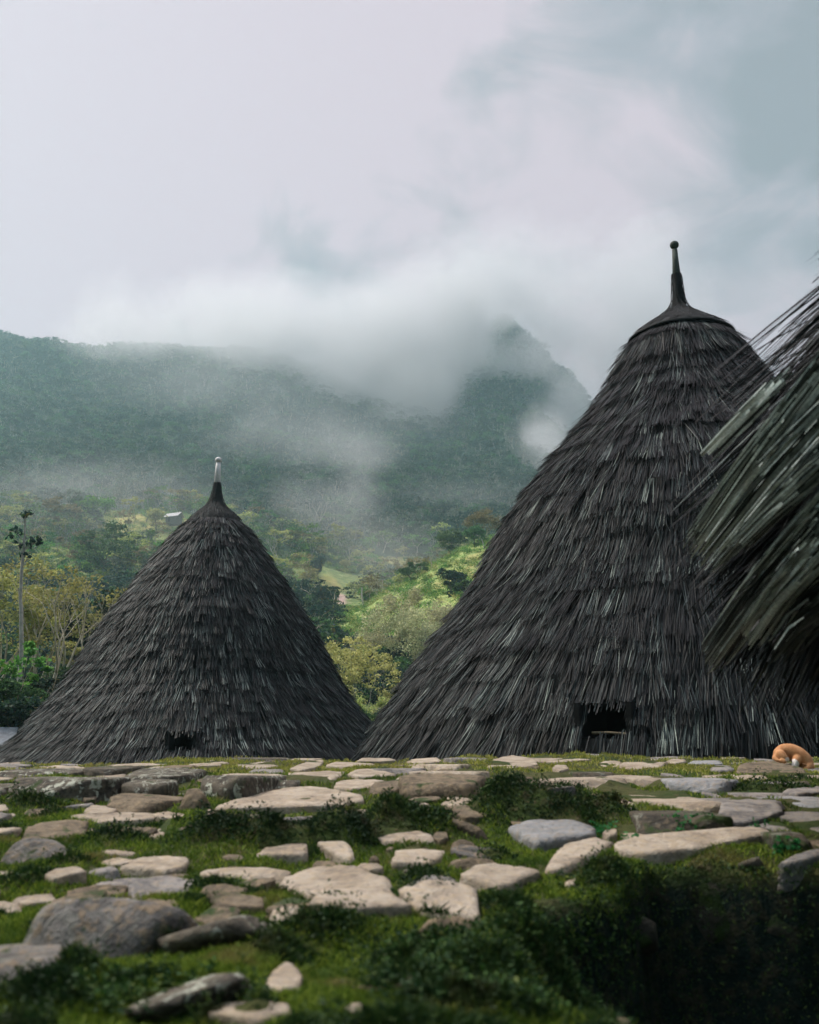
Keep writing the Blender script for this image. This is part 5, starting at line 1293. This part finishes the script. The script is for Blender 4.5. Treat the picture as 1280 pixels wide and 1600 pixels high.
# and the steep bank of the drop
n = 60000; x = rng.uniform(.35, 2.6, n); d = rng.uniform(3.3, 4.7, n); z0 = gz(x, d); k = np.abs(gz(x, d + .03) - gz(x, d - .03)) > .06; x, d, z0 = x[k], d[k], z0[k]
v, f = leaf_quads(np.stack([x, d - .02 - .03 * rng.random(len(x)), z0 + EZ + .03 * rng.random(len(x))], -1), .009, rng, .1, .4); mb.add(v, f)
x, d = near_points(260000, 1.9, 9.5); mo = on_mound(x, d); k = (mo > .36) & ~inside_any(x, d); x, d, mo = x[k], d[k], mo[k]
z = gz(x, d) + EZ + rng.random(len(x)) ** 2 * .05 * (.4 + np.maximum(fbm(x * 7, d * 7, 3.0, 2), 0) * 2)
v, f = leaf_quads(np.stack([x, d, z], -1), np.interp(d, [2, 9], [.006, .014]), rng, .25, .45); mb.add(v, f)
tag(mb.build('moss', [M_MOSSDARK]), 'dark springy moss on the banks between the stones', 'moss', kind='stuff')
# leafy weeds at the bottom centre and in the shade
mb = MB()
def weeds(x0, x1, y0, y1, n, size, hmax, mi=0):
    for _ in range(n):
        px, py = random.uniform(x0, x1), random.uniform(y0, y1); dd_ = cast(px, py); q = P(px, py, dd_)
        hh = hmax * random.uniform(.3, 1); b = np.array([q.x, q.y, float(gz(q.x, q.y)) + EZ]); tp = b + np.array([random.gauss(0, .3) * hh, random.gauss(0, .3) * hh, hh])
        v, f = tube([b, (b + tp) / 2 + np.array([.004, 0, 0]), tp], [.0014, .0012, .0008], 4); mb.add(v, f, mi)
        m = random.randint(4, 8); c = b + (tp - b) * np.linspace(.35, 1, m)[:, None] + rng.normal(size=(m, 3)) * size * .8
        v, f = leaf_quads(c, size, rng, .7, .7); mb.add(v, f, mi)
weeds(590, 900, 1470, 1598, 520, .0075, .055); weeds(860, 1000, 1440, 1590, 150, .007, .05); weeds(110, 330, 1545, 1598, 160, .008, .05)
weeds(600, 680, 1405, 1440, 40, .007, .04); weeds(660, 700, 1500, 1560, 40, .008, .06)
weeds(1060, 1125, 1296, 1304, 60, .012, .10, 1); weeds(1215, 1250, 1336, 1342, 26, .012, .06, 1); weeds(980, 1000, 1322, 1328, 16, .012, .07, 1); weeds(1176, 1190, 1304, 1309, 10, .010, .07, 1)
weeds(930, 960, 1296, 1308, 40, .012, .05, 1); weeds(285, 320, 1560, 1590, 20, .008, .05, 1)
tag(mb.build('weeds', [M_WEED, M_SEED]), 'small leafy weeds sprouting between the stones', 'weeds', kind='stuff')
# the twig lying at the bottom edge
pts = [P(x, y, cast(x, y)) for x, y in [(550, 1566), (566, 1572), (590, 1577), (620, 1576), (650, 1572), (690, 1566)]]
pts = [Vector((p.x, p.y, float(gz(p.x, p.y)) + EZ + .014)) for p in pts]
mb = MB(); v, f = tube(pts, [.004, .006, .0065, .006, .005, .003], 8); mb.add(v - np.array(pts[2]), f, 0, True)
v, f = tube([pts[3], pts[3] + Vector((.03, .02, .015)), pts[3] + Vector((.06, .05, .02))], [.004, .003, .0015], 6); mb.add(v - np.array(pts[2]), f, 0, True)
tw = mb.build('twig', mat_plain('dead twig', (.12, .085, .05), .9, 60)); tw.location = pts[2]
tag(tw, 'curved brown dead twig lying in the grass at the bottom edge', 'twig')

# ------------------------------------------------------------------ the dog curled on the boulder
def dog():
    dd_ = 9.25
    s = scale_at(1190, dd_)
    base = P(1240, 1200, dd_)
    def Q(px, py, dy=0.0): return P(px, py, dd_ + dy) - base
    mbd = bpy.data.metaballs.new('dog'); mbd.resolution = .006; mbd.render_resolution = .006; mbd.threshold = .35
    mo_ = bpy.data.objects.new('dog_form', mbd); COL.objects.link(mo_)
    def ball(p, r):
        e = mbd.elements.new(); e.co = p; e.radius = r * s * 1.55; e.stiffness = 3
    def limb(pts, n=7):
        for (p, r), (q, r2) in zip(pts[:-1], pts[1:]):
            for k in range(n):
                f = k / n; ball(p.lerp(q, f), r + (r2 - r) * f)
        ball(*pts[-1])
    # one curled body: rump, arched back, ribs, shoulders, bowed neck and head
    limb([(Q(1217, 1178, .03), 7.0), (Q(1225, 1174, .04), 9.0), (Q(1236, 1175, .03), 10.0), (Q(1246, 1180, .01), 10.5), (Q(1255, 1187, -.01), 10.0), (Q(1261, 1193, -.03), 8.0)])
    limb([(Q(1262, 1195, -.04), 7.0), (Q(1264, 1199, -.06), 7.0), (Q(1260, 1203, -.085), 5.0), (Q(1255, 1205, -.10), 3.4), (Q(1251, 1206, -.11), 2.8)], 5)
    limb([(Q(1246, 1186, -.05), 6.0), (Q(1244, 1191, -.075), 4.8), (Q(1242, 1197, -.085), 3.8), (Q(1241, 1202, -.09), 3.2), (Q(1237, 1204, -.11), 3.0)], 5)   # near foreleg, paw
    limb([(Q(1219, 1179, -.03), 6.5), (Q(1224, 1183, -.06), 5.0), (Q(1229, 1187, -.075), 3.6), (Q(1222, 1188, -.08), 2.8), (Q(1226, 1190, -.095), 2.6)], 5)     # folded hind leg
    limb([(Q(1211, 1181, .01), 3.0), (Q(1210, 1185, -.03), 2.6), (Q(1215, 1188, -.06), 2.3), (Q(1221, 1190, -.08), 1.9)], 5)                                      # tail
    bpy.context.view_layer.update()
    dg = bpy.context.evaluated_depsgraph_get(); m2 = bpy.data.meshes.new_from_object(mo_.evaluated_get(dg))
    bpy.data.objects.remove(mo_); bpy.data.metaballs.remove(mbd)
    o = bpy.data.objects.new('dog', m2); COL.objects.link(o); o.location = base
    for p in m2.polygons: p.use_smooth = True
    n = len(m2.vertices); co = np.zeros(n * 3); m2.vertices.foreach_get('co', co); co = co.reshape(-1, 3)
    leg = np.array([tuple(Q(1242, 1197, -.085))]); wh = np.linalg.norm((co - leg) * np.array([1, .7, .62]), axis=1) < 6.6 * s
    bel = np.linalg.norm((co - np.array(tuple(Q(1229, 1187, -.075)))) * np.array([1, .5, 1]), axis=1) < 4.2 * s
    c = np.zeros((n, 4), np.float32); c[:, 3] = 1; c[:, 0] = np.clip(wh * 1.0 + bel * .75, 0, 1)
    at = m2.color_attributes.new('coat', 'FLOAT_COLOR', 'POINT'); at.data.foreach_set('color', c.ravel())
    m, t, out = material('orange and white short fur')
    vc = t.new('ShaderNodeVertexColor'); vc.layer_name = 'coat'; pos = t.new('ShaderNodeTexCoord').outputs['Object']
    nz = t.noise(pos, 14, 4, .6); nf = t.noise(pos, 120, 3, .6)
    c1 = t.mix(t.step(nz, .38, .62), (.44, .20, .085), (.56, .29, .14)); c1 = t.mix(t.step(nf, .4, .6, .25, 0), c1, (.34, .15, .06))
    sp = t.new('ShaderNodeSeparateColor'); t.l.new(vc.outputs[0], sp.inputs[0])
    c2 = t.mix(sp.outputs[0], c1, (.74, .69, .63))
    principled(t, out, c2, .8, bump=nf, bump_d=.006, spec=.15)
    m2.materials.clear(); m2.materials.append(m)
    tag(o, 'small orange and white dog curled up with its head bowed on the brown boulder', 'dog')
    # ears
    for (px, py, dy, tipx, tipy) in ((1259, 1194.5, -.085, 1252, 1194), (1268, 1196, -.05, 1272, 1204)):
        b = Q(px, py, dy); tp = Q(tipx, tipy, dy - .02)
        ax = (tp - b); sd = Vector((0, -.3, 1)).cross(ax).normalized() * 2.6 * s; up = ax.cross(sd).normalized() * .9 * s
        vv = [b - sd, b + sd, b + ax * .55 + sd * .8, tp, b + ax * .55 - sd * .8]
        vv = [tuple(v + up) for v in vv] + [tuple(v - up) for v in vv]
        mb = MB(); mb.add(vv, [(0, 1, 2, 3), (5, 6, 7, 8), (0, 1, 6, 5), (1, 2, 7, 6), (2, 3, 8, 7), (3, 4, 9, 8), (4, 0, 5, 9), (0, 3, 4, 4)][:7]); mb.add([vv[0], vv[3], vv[4]], [(0, 1, 2)])
        e = mb.build('ear', m, o); e.modifiers.new('round', 'SUBSURF').levels = 1
dog()

# ------------------------------------------------------------------ air: even haze, and the low cloud lying on the mountain
def vol_box(name, lo, hi):
    mb = MB(); v, f = box(lo[0], hi[0], lo[1], hi[1], lo[2], hi[2]); mb.add(v, f)
    m = bpy.data.materials.new(name + ' air'); m.use_nodes = True; t = NT(m.node_tree); t.n.clear(); out = t.new('ShaderNodeOutputMaterial')
    pv = t.new('ShaderNodeVolumePrincipled'); t.l.new(pv.outputs[0], out.inputs['Volume'])
    return mb.build(name, m), m, t, pv
hz, m, t, pv = vol_box('haze', (-2300, -90, -140), (2300, 1400, 520))
pv.inputs['Color'].default_value = (.58, .90, .955, 1); pv.inputs['Density'].default_value = .00031; pv.inputs['Anisotropy'].default_value = .45
tag(hz, 'thin moist air that pales the far hillsides', 'haze', kind='stuff')

cl, m, t, pv = vol_box('cloud', (-620, 225, 5), (560, 900, 470))
pv.inputs['Color'].default_value = (.76, .765, .78, 1); pv.inputs['Anisotropy'].default_value = .5
pos = t.new('ShaderNodeNewGeometry').outputs['Position']
wn = t.noise(pos, .006, 5, .58, .3); wf = t.noise(pos, .022, 4, .6, .5)
warp = t.math('ADD', t.math('MULTIPLY', wn, .65), t.math('MULTIPLY', wf, .35))
def puff(px, py, d, wpx, hpx, dep, dens, rag=1.3, soft=.9):
    """a soft ragged mass of cloud: an ellipsoid whose edge is broken up by noise"""
    c = P(px, py, d); s = scale_at(py, d)
    q = t.vmath('SUBTRACT', pos, tuple(c)); q = t.vmath('DIVIDE', q, (wpx * s, dep, hpx * s))
    r = t.vmath('LENGTH', q)
    e = t.math('ADD', t.math('SUBTRACT', 1.0, r), t.math('MULTIPLY', t.math('SUBTRACT', warp, .5), rag * 2))
    return t.math('MULTIPLY', t.step(e, 0.0, soft), dens)
total = None
for a in [(380, 490, 800, 330, 80, 80, .026, 1.0), (600, 535, 780, 190, 105, 90, .034, 1.0), (655, 590, 760, 95, 90, 80, .032, 1.1), (722, 510, 770, 48, 90, 60, .034, 1.5), (800, 476, 800, 130, 36, 60, .036, 1.8), (890, 640, 720, 56, 80, 50, .024, 2.2), (850, 700, 640, 46, 70, 40, .022, 2.2), (1000, 520, 800, 130, 190, 90, .022, 1.4), (842, 735, 620, 66, 85, 60, .030, 1.9),
          (835, 590, 800, 90, 28, 50, .016, 1.8), (800, 440, 800, 190, 55, 90, .020, 1.3), (545, 790, 380, 130, 80, 40, .016, 1.8), (585, 715, 430, 100, 60, 40, .010, 2.1), (770, 575, 760, 110, 22, 50, .026, 2.0), (865, 525, 770, 55, 55, 60, .026, 2.1), (470, 690, 520, 260, 90, 60, .0075, 1.5), (720, 790, 470, 200, 70, 60, .0075, 1.4), (330, 600, 650, 280, 60, 80, .0038, 1.6), (150, 770, 400, 280, 60, 40, .0060, 1.5), (600, 850, 310, 130, 55, 34, .0080, 1.4), (200, 830, 330, 360, 80, 45, .0042, .9), (640, 900, 285, 220, 70, 40, .0045, .9),
          (215, 525, 770, 170, 44, 60, .034, 1.3), (420, 530, 760, 190, 62, 70, .034, 1.0), (560, 588, 750, 120, 66, 70, .034, 1.0), (650, 630, 740, 90, 66, 70, .032, 1.1)]:
    p_ = puff(*a); total = p_ if total is None else t.math('ADD', total, p_)
t.put(pv.inputs['Density'], total)
tag(cl, 'low white cloud and drifting mist covering the mountain top', 'cloud', kind='stuff')
